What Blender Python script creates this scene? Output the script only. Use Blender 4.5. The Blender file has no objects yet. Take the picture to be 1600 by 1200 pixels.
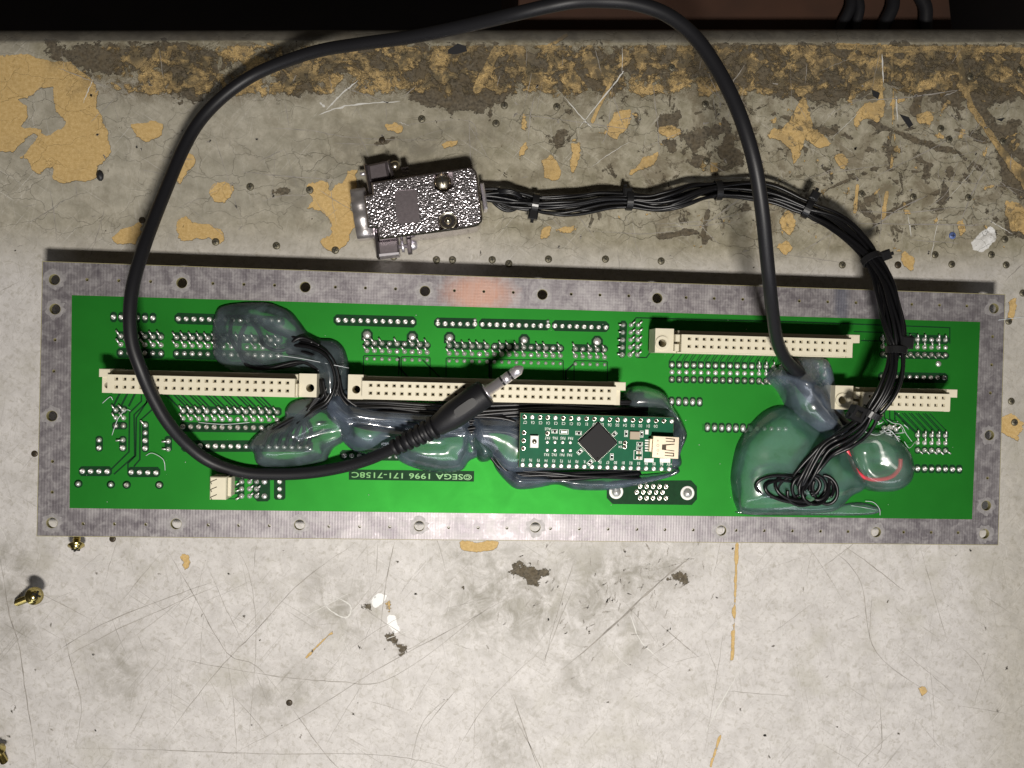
import bpy, bmesh, math, random
import numpy as np
from mathutils import Vector, Matrix, noise
from mathutils.geometry import tessellate_polygon
random.seed(7)
SC = bpy.context.scene
COL = SC.collection
ZB = 1.36                      # height of the board's upper face above the bench, cm (1 unit = 1 cm)

# ------------------------------------------------------------------ camera
def _rot(rx, ry, rz):
    cx, sx, cy, sy, cz, sz = math.cos(rx), math.sin(rx), math.cos(ry), math.sin(ry), math.cos(rz), math.sin(rz)
    return (np.array([[1, 0, 0], [0, cx, -sx], [0, sx, cx]]) @ np.array([[cy, 0, sy], [0, 1, 0], [-sy, 0, cy]])
            @ np.array([[cz, -sz, 0], [sz, cz, 0], [0, 0, 1]]))
FPX = 1345.6
_M = _rot(0.0207603, -0.0696548, 0.0254106)
_t = np.array([0.95276, 0.90133, 29.8474])
_S = np.diag([1., -1., -1.])
_C = _S @ (-_M.T @ _t); _C[2] += ZB
_Rw = _S @ _M.T                # columns: image right, image down, forward
cam = bpy.data.cameras.new('camera'); camo = bpy.data.objects.new('camera', cam); COL.objects.link(camo)
m = Matrix.Identity(4)
for i in range(3):
    m[i][0] = _Rw[i, 0]; m[i][1] = -_Rw[i, 1]; m[i][2] = -_Rw[i, 2]; m[i][3] = _C[i]
camo.matrix_world = m
cam.sensor_width = 36; cam.lens = 36 * FPX / 1600; cam.clip_start = 0.5; cam.clip_end = 1000
SC.camera = camo
# ------------------------------------------------------------------ light
w = bpy.data.worlds.new('World'); SC.world = w; w.use_nodes = True
w.node_tree.nodes['Background'].inputs[0].default_value = (1.0, 0.86, 0.72, 1)
w.node_tree.nodes['Background'].inputs[1].default_value = 0.035
ld = bpy.data.lights.new('work_lamp', 'AREA'); ld.shape = 'RECTANGLE'; ld.size = 6.5; ld.size_y = 3.6
ld.energy = 23500; ld.color = (1.0, 0.95, 0.885)
lo = bpy.data.objects.new('work_lamp', ld); COL.objects.link(lo)
lo.location = (0.5, -15.0, 44.5)
lo.rotation_euler = (Vector((0.3, -1.0, 0)) - lo.location).to_track_quat('-Z', 'Y').to_euler()
l2 = bpy.data.lights.new('tube_lamp', 'AREA'); l2.shape = 'RECTANGLE'; l2.size = 100; l2.size_y = 12; l2.energy = 14000; l2.color = (0.86, 0.90, 1.0)
l2o = bpy.data.objects.new('tube_lamp', l2); COL.objects.link(l2o); l2o.location = (8, -62, 46)
l2o.rotation_euler = (Vector((0, 0, 0)) - l2o.location).to_track_quat('-Z', 'Y').to_euler()
SC.view_settings.view_transform = 'Standard'; SC.view_settings.look = 'None'
SC.view_settings.exposure = 0.0; SC.view_settings.gamma = 1.0
SC.cycles.max_bounces = 10; SC.cycles.transparent_max_bounces = 16; SC.cycles.volume_bounces = 4
SC.cycles.transmission_bounces = 6; SC.cycles.volume_step_rate = 1.0; SC.cycles.sample_clamp_indirect = 4

# ------------------------------------------------------------------ pixel of the photograph -> point at height z
def W(px, py, z=ZB):
    d = _Rw @ np.array([(px - 800) / FPX, (py - 600) / FPX, 1.0])
    k = (z - _C[2]) / d[2]
    return Vector((_C[0] + k * d[0], _C[1] + k * d[1], z))
def proj(X, Y, Z):
    q = np.stack([X - _C[0], Y - _C[1], Z - _C[2]], -1) @ _Rw
    return 800 + FPX * q[..., 0] / q[..., 2], 600 + FPX * q[..., 1] / q[..., 2]

# ------------------------------------------------------------------ node materials
def _set(n, k, v):
    if k in n.inputs: n.inputs[k].default_value = v
def mat(name, col, rough=0.5, metal=0.0, noise_amt=0.0, noise_scale=4.0, bump=0.0, bump_scale=20.0, col2=None, coat=0.0, spec=0.5, detail=6):
    m = bpy.data.materials.new(name); m.use_nodes = True; nt = m.node_tree; N = nt.nodes; L = nt.links
    b = N['Principled BSDF']; _set(b, 'Base Color', (*col, 1)); _set(b, 'Roughness', rough); _set(b, 'Metallic', metal)
    _set(b, 'Coat Weight', coat); _set(b, 'Specular IOR Level', spec)
    tc = N.new('ShaderNodeTexCoord')
    if noise_amt > 0 or col2:
        n = N.new('ShaderNodeTexNoise'); n.inputs['Scale'].default_value = noise_scale; n.inputs['Detail'].default_value = detail
        L.new(tc.outputs['Object'], n.inputs['Vector'])
        r = N.new('ShaderNodeValToRGB'); r.color_ramp.elements[0].position = 0.3; r.color_ramp.elements[1].position = 0.7
        c2 = col2 or tuple(c * (1 - noise_amt) for c in col)
        r.color_ramp.elements[0].color = (*c2, 1); r.color_ramp.elements[1].color = (*col, 1)
        L.new(n.outputs['Fac'], r.inputs[0]); L.new(r.outputs[0], b.inputs['Base Color'])
    if bump > 0:
        n2 = N.new('ShaderNodeTexNoise'); n2.inputs['Scale'].default_value = bump_scale; n2.inputs['Detail'].default_value = 4
        L.new(tc.outputs['Object'], n2.inputs['Vector'])
        bp = N.new('ShaderNodeBump'); bp.inputs['Strength'].default_value = 1.0; bp.inputs['Distance'].default_value = bump
        L.new(n2.outputs['Fac'], bp.inputs['Height']); L.new(bp.outputs[0], b.inputs['Normal'])
    return m
class G:
    """tiny node-graph helper"""
    def __init__(s, nt): s.nt = nt
    def n(s, t, **kw):
        x = s.nt.nodes.new(t)
        for k, v in kw.items():
            if hasattr(x, k): setattr(x, k, v)
        return x
    def l(s, a, b): s.nt.links.new(a, b)
    def math(s, op, a, b=None, c=None, clamp=False):
        x = s.nt.nodes.new('ShaderNodeMath'); x.operation = op; x.use_clamp = clamp
        for i, v in enumerate((a, b, c)):
            if v is None: continue
            if isinstance(v, (int, float)): x.inputs[i].default_value = v
            else: s.l(v, x.inputs[i])
        return x.outputs[0]
    def noise(s, vec, scale, detail=5, rough=0.55, dist=0.0):
        x = s.nt.nodes.new('ShaderNodeTexNoise'); s.l(vec, x.inputs['Vector'])
        x.inputs['Scale'].default_value = scale; x.inputs['Detail'].default_value = detail
        x.inputs['Roughness'].default_value = rough; x.inputs['Distortion'].default_value = dist
        return x.outputs['Fac']
    def mapr(s, v, a, b, c=0.0, d=1.0):
        x = s.nt.nodes.new('ShaderNodeMapRange'); s.l(v, x.inputs[0])
        for i, q in enumerate((a, b, c, d)): x.inputs[i + 1].default_value = q
        return x.outputs[0]
    def mix(s, f, a, b):
        x = s.nt.nodes.new('ShaderNodeMix'); x.data_type = 'RGBA'
        if isinstance(f, float): x.inputs[0].default_value = f
        else: s.l(f, x.inputs[0])
        for i, v in ((6, a), (7, b)):
            if isinstance(v, tuple): x.inputs[i].default_value = (*v, 1)
            else: s.l(v, x.inputs[i])
        return x.outputs[2]

def bench_material():
    m = bpy.data.materials.new('chipped_bench_paint'); m.use_nodes = True; g = G(m.node_tree); b = m.node_tree.nodes['Principled BSDF']
    tc = g.n('ShaderNodeTexCoord'); P = tc.outputs['Object']
    at = g.n('ShaderNodeAttribute'); at.attribute_name = 'wear'
    sp = g.n('ShaderNodeSeparateColor'); g.l(at.outputs['Color'], sp.inputs[0]); R, Gc, B = sp.outputs
    at2 = g.n('ShaderNodeAttribute'); at2.attribute_name = 'wear_b'
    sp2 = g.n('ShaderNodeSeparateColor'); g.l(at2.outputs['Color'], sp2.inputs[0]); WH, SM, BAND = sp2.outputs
    n1 = g.noise(P, 2.2, 9, 0.62); n2 = g.noise(P, 1.25, 10, 0.68, 0.6); n3 = g.noise(P, 1.6, 8, 0.6, 0.4); n4 = g.noise(P, 9, 6, 0.6)
    n5 = g.noise(P, 0.45, 6, 0.55); n6 = g.noise(P, 26, 3, 0.6)
    # paint
    paint = g.mix(g.mapr(n3, 0.32, 0.68), (0.53, 0.508, 0.488), (0.68, 0.655, 0.635))
    paint = g.mix(g.mapr(n4, 0.30, 0.66, 0.22, 0.0), paint, (0.42, 0.40, 0.36))
    olive = g.mix(g.mapr(n1, 0.35, 0.65), (0.25, 0.228, 0.155), (0.43, 0.395, 0.30))
    paint = g.mix(g.math('MULTIPLY', B, 1.9, clamp=True), paint, olive)
    # dense hair scratches, three directions, and a fine dirty grain
    for ang, sc_, st in ((0.55, 0.7, 0.42), (1.35, 0.8, 0.36), (2.25, 0.6, 0.42), (1.75, 1.0, 0.36)):
        mp_ = g.n('ShaderNodeMapping'); mr_ = g.n('ShaderNodeMapping'); g.l(P, mr_.inputs[0]); mr_.inputs['Rotation'].default_value = (0, 0, ang); g.l(mr_.outputs[0], mp_.inputs[0]); mp_.inputs['Scale'].default_value = (0.30, 15.0, 1)
        ns = g.noise(mp_.outputs[0], sc_ * 2.4, 4, 0.5, 0.15); gate = g.mapr(g.noise(P, sc_ * 0.55, 3), 0.42, 0.60)
        paint = g.mix(g.math('MULTIPLY', g.math('MULTIPLY', g.mapr(ns, 0.64, 0.70), gate), st), paint, (0.17, 0.155, 0.125))
        paint = g.mix(g.math('MULTIPLY', g.math('MULTIPLY', g.mapr(ns, 0.35, 0.30), gate), st * .8), paint, (0.80, 0.78, 0.74))
    paint = g.mix(g.mapr(g.noise(P, 5.5, 8, 0.7, 0.8), 0.50, 0.68, 0.0, 0.5), paint, (0.26, 0.235, 0.175))
    paint = g.mix(g.mapr(g.noise(P, 38, 3, 0.6), 0.35, 0.65, 0.16, 0.0), paint, (0.25, 0.23, 0.20))
    # smudges
    sm = g.math('MULTIPLY', SM, g.mapr(n2, 0.38, 0.60))
    paint = g.mix(g.math('MULTIPLY', sm, 0.85), paint, (0.20, 0.185, 0.145))
    stain = g.mapr(n5, 0.56, 0.68, 0.0, 0.35)
    paint = g.mix(stain, paint, (0.37, 0.35, 0.28))
    # grime / bare dark board under the paint
    gm = g.math('ADD', Gc, g.math('MULTIPLY', g.math('SUBTRACT', n1, 0.5), 2.3))
    fl = g.math('ADD', g.math('MULTIPLY', B, 0.46), g.math('MULTIPLY', g.math('SUBTRACT', n2, 0.5), 1.9))
    gmask = g.math('MAXIMUM', g.mapr(gm, 0.49, 0.53), g.mapr(fl, 0.57, 0.60))
    grime = g.mix(g.mapr(n4, 0.35, 0.65), (0.05, 0.042, 0.03), (0.16, 0.135, 0.095))
    # yellow fibreboard
    tm = g.math('ADD', R, g.math('MULTIPLY', g.math('SUBTRACT', n1, 0.5), 1.1))
    fl2 = g.math('ADD', g.math('MULTIPLY', B, 0.38), g.math('MULTIPLY', g.math('SUBTRACT', n3, 0.5), 1.9))
    n7 = g.noise(P, 1.5, 11, 0.72, 0.3)
    fl3 = g.math('ADD', g.math('MULTIPLY', BAND, 0.58), g.math('MULTIPLY', g.math('SUBTRACT', n7, 0.5), 2.0))
    tmask = g.math('MAXIMUM', g.mapr(tm, 0.49, 0.53), g.mapr(fl2, 0.60, 0.635)); tmask = g.math('MAXIMUM', tmask, g.mapr(fl3, 0.50, 0.60))
    tan = g.mix(g.mapr(n4, 0.3, 0.7), (0.48, 0.335, 0.13), (0.68, 0.50, 0.235))
    tan = g.mix(g.mapr(n6, 0.35, 0.75, 0.0, 0.5), tan, (0.42, 0.23, 0.07))
    # dirt over the tan in the worn band
    dirt = g.math('MULTIPLY', Gc, g.mapr(n2, 0.42, 0.56))
    tan = g.mix(g.math('MULTIPLY', dirt, 1.0, clamp=True), tan, (0.13, 0.105, 0.06))
    c = g.mix(gmask, paint, grime); c = g.mix(tmask, c, tan)
    n8 = g.noise(P, 2.6, 8, 0.7, 0.8); bpos = g.math('MAXIMUM', BAND, 0.0)
    c = g.mix(g.math('MULTIPLY', g.mapr(n8, 0.44, 0.60, 0.0, 0.7), g.math('MAXIMUM', bpos, g.math('MULTIPLY', Gc, 0.8))), c, (0.115, 0.085, 0.045))
    c = g.mix(g.math('MULTIPLY', g.mapr(n6, 0.50, 0.62, 0.0, 0.65), bpos), c, (0.07, 0.055, 0.035))
    c = g.mix(g.mapr(g.math('ADD', WH, g.math('MULTIPLY', g.math('SUBTRACT', n1, 0.5), 0.9)), 0.48, 0.54), c, (0.82, 0.82, 0.80))
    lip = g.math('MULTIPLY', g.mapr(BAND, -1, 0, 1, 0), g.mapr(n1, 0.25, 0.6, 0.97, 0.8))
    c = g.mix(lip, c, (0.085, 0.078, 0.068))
    c = g.mix(g.math('MULTIPLY', g.mapr(g.noise(P, 0.75, 10, 0.72, 0.7), 0.50, 0.60, 0.0, 0.62), g.math('MULTIPLY', g.mapr(B, 0.30, 0.85), g.math('SUBTRACT', 1.0, g.math('MULTIPLY', tmask, 0.5)))), c, (0.155, 0.125, 0.08))
    c = g.mix(g.math('MULTIPLY', g.mapr(g.noise(P, 3.4, 9, 0.7, 0.5), 0.56, 0.62, 0.0, 0.8), g.mapr(B, 0.45, 0.85)), c, (0.13, 0.11, 0.075))
    # fine cracks in the brittle upper paint
    v = g.n('ShaderNodeTexVoronoi'); v.feature = 'DISTANCE_TO_EDGE'; v.inputs['Scale'].default_value = 0.75
    mp = g.n('ShaderNodeMapping'); g.l(P, mp.inputs[0]); mp.inputs['Rotation'].default_value = (0, 0, 0.5); mp.inputs['Scale'].default_value = (1, 1.7, 1)
    dv = g.n('ShaderNodeVectorMath'); dv.operation = 'MULTIPLY_ADD'; nn = g.n('ShaderNodeTexNoise'); g.l(P, nn.inputs['Vector']); nn.inputs['Scale'].default_value = 1.2; nn.inputs['Detail'].default_value = 8
    g.l(nn.outputs['Color'], dv.inputs[0]); dv.inputs[1].default_value = (1.8, 1.8, 0); g.l(mp.outputs[0], dv.inputs[2]); g.l(dv.outputs[0], v.inputs['Vector'])
    crack = g.math('MULTIPLY', g.mapr(v.outputs['Distance'], 0.004, 0.013, 1, 0), g.math('MULTIPLY', g.mapr(B, 0.2, 0.6), g.mapr(n5, 0.42, 0.56)))
    c = g.mix(g.math('MULTIPLY', g.math('MULTIPLY', crack, 0.4), g.math('SUBTRACT', 1.0, tmask)), c, (0.09, 0.08, 0.055))
    # specks
    spk = g.mapr(g.noise(P, 14, 2, 0.5), 0.73, 0.76)
    c = g.mix(g.math('MULTIPLY', spk, 0.7), c, (0.14, 0.12, 0.09))
    g.l(c, b.inputs['Base Color'])
    rr = g.mapr(gmask, 0, 1, 0.48, 0.8); rr = g.math('MAXIMUM', rr, g.mapr(tmask, 0, 1, 0.0, 0.85)); g.l(rr, b.inputs['Roughness'])
    _set(b, 'Specular IOR Level', 0.35)
    h = g.math('SUBTRACT', g.math('MULTIPLY', n4, 0.10), g.math('ADD', g.math('MULTIPLY', gmask, 0.8), g.math('MULTIPLY', tmask, 1.0)))
    h = g.math('SUBTRACT', h, g.math('MULTIPLY', crack, 0.7)); h = g.math('ADD', h, g.math('MULTIPLY', n6, 0.12))
    bp = g.n('ShaderNodeBump'); bp.inputs['Distance'].default_value = 0.04; bp.inputs['Strength'].default_value = 0.8
    g.l(h, bp.inputs['Height']); g.l(bp.outputs[0], b.inputs['Normal'])
    return m

def tin_material():
    m = bpy.data.materials.new('tinned_copper'); m.use_nodes = True; g = G(m.node_tree); b = m.node_tree.nodes['Principled BSDF']
    tc = g.n('ShaderNodeTexCoord'); P = tc.outputs['Object']
    n1 = g.noise(P, 0.8, 7, 0.6, 0.8); n2 = g.noise(P, 3.5, 6, 0.65, 0.5); n3 = g.noise(P, 14, 4)
    c = g.mix(g.mapr(n1, 0.36, 0.64), (0.17, 0.152, 0.168), (0.31, 0.288, 0.30))
    c = g.mix(g.mapr(n2, 0.45, 0.72, 0.0, 0.45), c, (0.60, 0.585, 0.57))
    # copper-coloured tint on one stretch, the cable's dark blue reflection painted on another
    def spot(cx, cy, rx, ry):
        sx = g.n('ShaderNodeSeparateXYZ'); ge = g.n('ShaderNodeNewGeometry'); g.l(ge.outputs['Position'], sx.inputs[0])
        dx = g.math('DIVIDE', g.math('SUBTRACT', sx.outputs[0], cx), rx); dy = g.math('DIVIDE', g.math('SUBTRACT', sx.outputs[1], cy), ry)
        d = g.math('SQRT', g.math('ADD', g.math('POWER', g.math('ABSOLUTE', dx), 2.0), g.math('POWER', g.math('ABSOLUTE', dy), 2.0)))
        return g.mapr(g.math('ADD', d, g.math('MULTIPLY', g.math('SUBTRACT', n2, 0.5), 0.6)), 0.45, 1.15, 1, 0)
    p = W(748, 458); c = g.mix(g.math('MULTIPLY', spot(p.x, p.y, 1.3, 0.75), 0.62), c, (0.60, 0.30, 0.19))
    p = W(1315, 474); c = g.mix(g.math('MULTIPLY', spot(p.x, p.y, 0.32, 1.2), 0.55), c, (0.05, 0.07, 0.13))
    g.l(c, b.inputs['Base Color']); _set(b, 'Metallic', 0.72)
    g.l(g.mapr(n2, 0.3, 0.7, 0.45, 0.62), b.inputs['Roughness'])
    ms = g.n('ShaderNodeMapping'); g.l(P, ms.inputs[0]); ms.inputs['Scale'].default_value = (7, 0.5, 1); st_ = g.noise(ms.outputs[0], 2.2, 6, 0.7)
    c = g.mix(g.mapr(st_, 0.4, 0.75, 0.0, 0.28), c, (0.50, 0.475, 0.47)); g.l(c, b.inputs['Base Color'])
    wv = g.n('ShaderNodeTexWave'); g.l(P, wv.inputs['Vector']); wv.inputs['Scale'].default_value = 3.3; wv.bands_direction = 'X'; wv.inputs['Distortion'].default_value = 0.5
    wy = g.n('ShaderNodeTexWave'); g.l(P, wy.inputs['Vector']); wy.inputs['Scale'].default_value = 3.0; wy.bands_direction = 'Y'; wy.inputs['Distortion'].default_value = 0.7
    h = g.math('ADD', g.math('MULTIPLY', wv.outputs['Fac'], 0.55), g.math('ADD', g.math('MULTIPLY', wy.outputs['Fac'], 0.2), g.math('MULTIPLY', n3, 0.8)))
    bp = g.n('ShaderNodeBump'); bp.inputs['Distance'].default_value = 0.0022; bp.inputs['Strength'].default_value = 1.0
    g.l(h, bp.inputs['Height']); g.l(bp.outputs[0], b.inputs['Normal'])
    return m

def glue_material(name, dens=1.1, col=(0.80, 0.90, 0.97), rough=0.07, veil=0.2, vcol=(0.46, 0.58, 0.78)):
    m = bpy.data.materials.new(name); m.use_nodes = True; nt = m.node_tree; g = G(nt); N = nt.nodes; N.remove(N['Principled BSDF'])
    out = N['Material Output']; tc = g.n('ShaderNodeTexCoord'); P = tc.outputs['Object']
    tr = g.n('ShaderNodeBsdfTransparent'); tr.inputs[0].default_value = (0.97, 0.985, 0.98, 1)
    gl = g.n('ShaderNodeBsdfGlossy'); gl.inputs['Roughness'].default_value = rough
    fr = g.n('ShaderNodeFresnel'); fr.inputs['IOR'].default_value = 1.5
    bp = g.n('ShaderNodeBump'); bp.inputs['Distance'].default_value = 0.02; bp.inputs['Strength'].default_value = 0.5
    g.l(g.noise(P, 1.6, 3, 0.45, 0.4), bp.inputs['Height']); g.l(bp.outputs[0], gl.inputs['Normal']); g.l(bp.outputs[0], fr.inputs['Normal'])
    g2 = g.n('ShaderNodeBsdfGlossy'); g2.inputs['Roughness'].default_value = 0.22; g.l(bp.outputs[0], g2.inputs['Normal'])
    gm = g.n('ShaderNodeMixShader'); gm.inputs[0].default_value = 0.65; g.l(gl.outputs[0], gm.inputs[1]); g.l(g2.outputs[0], gm.inputs[2])
    df = g.n('ShaderNodeBsdfDiffuse'); df.inputs[0].default_value = (*vcol, 1)
    tl = g.n('ShaderNodeBsdfTranslucent'); tl.inputs[0].default_value = (*vcol, 1)
    dt = g.n('ShaderNodeMixShader'); dt.inputs[0].default_value = 0.4; g.l(df.outputs[0], dt.inputs[1]); g.l(tl.outputs[0], dt.inputs[2])
    geo = g.n('ShaderNodeNewGeometry'); sz = g.n('ShaderNodeSeparateXYZ'); g.l(geo.outputs['True Normal'], sz.inputs[0])
    va = g.math('MULTIPLY', g.mapr(g.noise(P, 1.3, 5, 0.55, 0.5), 0.35, 0.65, 0.45, 1.45), veil)
    vm = g.n('ShaderNodeMixShader'); g.l(va, vm.inputs[0]); g.l(tr.outputs[0], vm.inputs[1]); g.l(dt.outputs[0], vm.inputs[2])
    fr.inputs['IOR'].default_value = 1.85
    mx = g.n('ShaderNodeMixShader'); g.l(fr.outputs[0], mx.inputs[0]); g.l(vm.outputs[0], mx.inputs[1]); g.l(gm.outputs[0], mx.inputs[2])
    g.l(mx.outputs[0], out.inputs['Surface'])
    v = g.n('ShaderNodeVolumePrincipled'); v.inputs['Color'].default_value = (*col, 1); v.inputs['Density'].default_value = dens
    v.inputs['Anisotropy'].default_value = 0.2
    g.l(v.outputs[0], out.inputs['Volume'])
    return m

M = {}
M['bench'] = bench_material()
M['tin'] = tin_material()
M['tin_worn'] = mat('tin_worn_bright', (0.42, 0.40, 0.40), 0.6, metal=0.5, noise_amt=0.35, noise_scale=7, bump=0.004, bump_scale=14)
M['fr4'] = mat('laminate_edge', (0.30, 0.27, 0.13), 0.6, bump=0.01)
M['mask'] = mat('green_solder_mask', (0.020, 0.225, 0.024), 0.53, metal=0.64, noise_amt=0.10, noise_scale=0.7, bump=0.001, bump_scale=30, spec=0.2)
_nt = M['mask'].node_tree; _g = G(_nt); _tc = _g.n('ShaderNodeTexCoord')
_r = _g.mapr(_g.noise(_tc.outputs['Object'], 0.9, 8, 0.65, 0.6), 0.3, 0.7, 0.51, 0.555); _g.l(_r, _nt.nodes['Principled BSDF'].inputs['Roughness'])
M['bare'] = mat('dark_green_laminate', (0.008, 0.048, 0.016), 0.55, noise_amt=0.3, noise_scale=6, spec=0.10)
M['print'] = mat('pale_green_lettering', (0.14, 0.42, 0.10), 0.4)
M['solder'] = mat('bright_solder', (0.92, 0.91, 0.88), 0.33, metal=0.72, noise_amt=0.25, noise_scale=12, bump=0.006, bump_scale=18)
M['solder_dull'] = mat('dull_solder', (0.55, 0.53, 0.49), 0.45, metal=0.8, noise_amt=0.3, noise_scale=12, bump=0.006, bump_scale=18)
M['cream'] = mat('cream_plastic', (0.71, 0.655, 0.50), 0.42, noise_amt=0.07, noise_scale=2, bump=0.002, bump_scale=25)
M['cream_b'] = mat('aged_cream_plastic', (0.74, 0.69, 0.52), 0.45, noise_amt=0.1, noise_scale=3)
M['hole'] = mat('dark_cavity', (0.008, 0.007, 0.005), 0.7)
M['hole_brown'] = mat('dark_contact', (0.05, 0.035, 0.018), 0.5, metal=0.3)
M['glue_string'] = mat('glue_string', (0.62, 0.66, 0.68), 0.25, spec=0.6)
M['glue'] = glue_material('milky_hot_glue', veil=0.20, dens=0.5, col=(0.86, 0.95, 1.0))
M['glue_thin'] = glue_material('clear_hot_glue', veil=0.16, dens=0.30, vcol=(0.48, 0.62, 0.70), col=(0.88, 0.97, 1.0))
M['glue_milk'] = glue_material('milkier_hot_glue', veil=0.16, vcol=(0.28, 0.60, 0.52), dens=0.85, col=(0.78, 0.97, 0.93))
M['cable'] = mat('black_rubber_cable', (0.010, 0.010, 0.012), 0.45, bump=0.0015, bump_scale=30, spec=0.35)
M['wire'] = mat('black_wire', (0.006, 0.006, 0.007), 0.34, spec=0.4)
M['tie'] = mat('black_nylon', (0.012, 0.012, 0.013), 0.30)
M['red'] = mat('red_wire_insulation', (0.75, 0.05, 0.08), 0.35)
M['plug'] = mat('black_moulded_plug', (0.010, 0.010, 0.012), 0.48, bump=0.003, bump_scale=24, spec=0.35)
M['nickel'] = mat('nickel_plate', (0.97, 0.93, 0.98), 0.36, metal=0.85)
M['chrome_rough'] = mat('cast_chromed_hood', (0.80, 0.76, 0.80), 0.23, metal=1.0, bump=0.024, bump_scale=19)
M['chrome_rough'].node_tree.nodes['Noise Texture'].inputs['Detail'].default_value = 0.6
M['chrome'] = mat('chromed_hood_smooth', (0.62, 0.58, 0.62), 0.16, metal=1.0, noise_amt=0.15, noise_scale=5)
M['chrome_flat'] = mat('satin_hood_recess', (0.23, 0.20, 0.21), 0.42, metal=0.8, noise_amt=0.2, noise_scale=8, bump=0.002, bump_scale=30)
M['nickel_satin'] = mat('satin_nickel', (0.84, 0.80, 0.80), 0.38, metal=0.9, bump=0.01, bump_scale=6)
M['brass'] = mat('brass_screw', (0.72, 0.66, 0.52), 0.26, metal=1.0, noise_amt=0.2, noise_scale=8)
M['gold'] = mat('yellow_zinc_screw', (0.62, 0.52, 0.20), 0.22, metal=1.0, noise_amt=0.3, noise_scale=9)
M['old_screw'] = mat('painted_over_screw', (0.20, 0.18, 0.125), 0.45, metal=0.5, noise_amt=0.5, noise_scale=10, bump=0.02, bump_scale=12)
M['teensy'] = mat('deep_green_solder_mask', (0.006, 0.11, 0.05), 0.5, noise_amt=0.15, noise_scale=5, spec=0.12)
M['silk'] = mat('white_legend', (0.70, 0.74, 0.68), 0.5)
M['chip'] = mat('black_chip_epoxy', (0.016, 0.015, 0.016), 0.6, bump=0.002, bump_scale=40, spec=0.2)
M['gold_pad'] = mat('tinned_ring', (0.72, 0.70, 0.60), 0.26, metal=1.0)
M['usb'] = mat('usb_port_shell', (0.86, 0.74, 0.56), 0.34, metal=0.75, noise_amt=0.08, noise_scale=6)
M['ceramic'] = mat('tan_ceramic_part', (0.40, 0.32, 0.23), 0.5)
M['white_part'] = mat('white_solder_tab', (0.85, 0.84, 0.80), 0.35)
M['scratch'] = mat('dark_scratch', (0.38, 0.35, 0.31), 0.7, noise_amt=0.5, noise_scale=3)
M['scratch_light'] = mat('pale_scratch', (0.62, 0.61, 0.57), 0.6)
M['scratch_tan'] = mat('tan_scratch', (0.50, 0.34, 0.16), 0.8, noise_amt=0.35, noise_scale=5)
M['paint_black'] = mat('black_paint_spot', (0.02, 0.02, 0.022), 0.5)
M['blue'] = mat('blue_painted_screw', (0.12, 0.18, 0.42), 0.4, noise_amt=0.4, noise_scale=8)
M['brown_box'] = mat('brown_box_board', (0.052, 0.020, 0.009), 0.8, noise_amt=0.35, noise_scale=0.5)
M['black_floor'] = mat('dark_floor', (0.012, 0.008, 0.007), 0.8, noise_amt=0.4, noise_scale=0.2)

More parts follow.
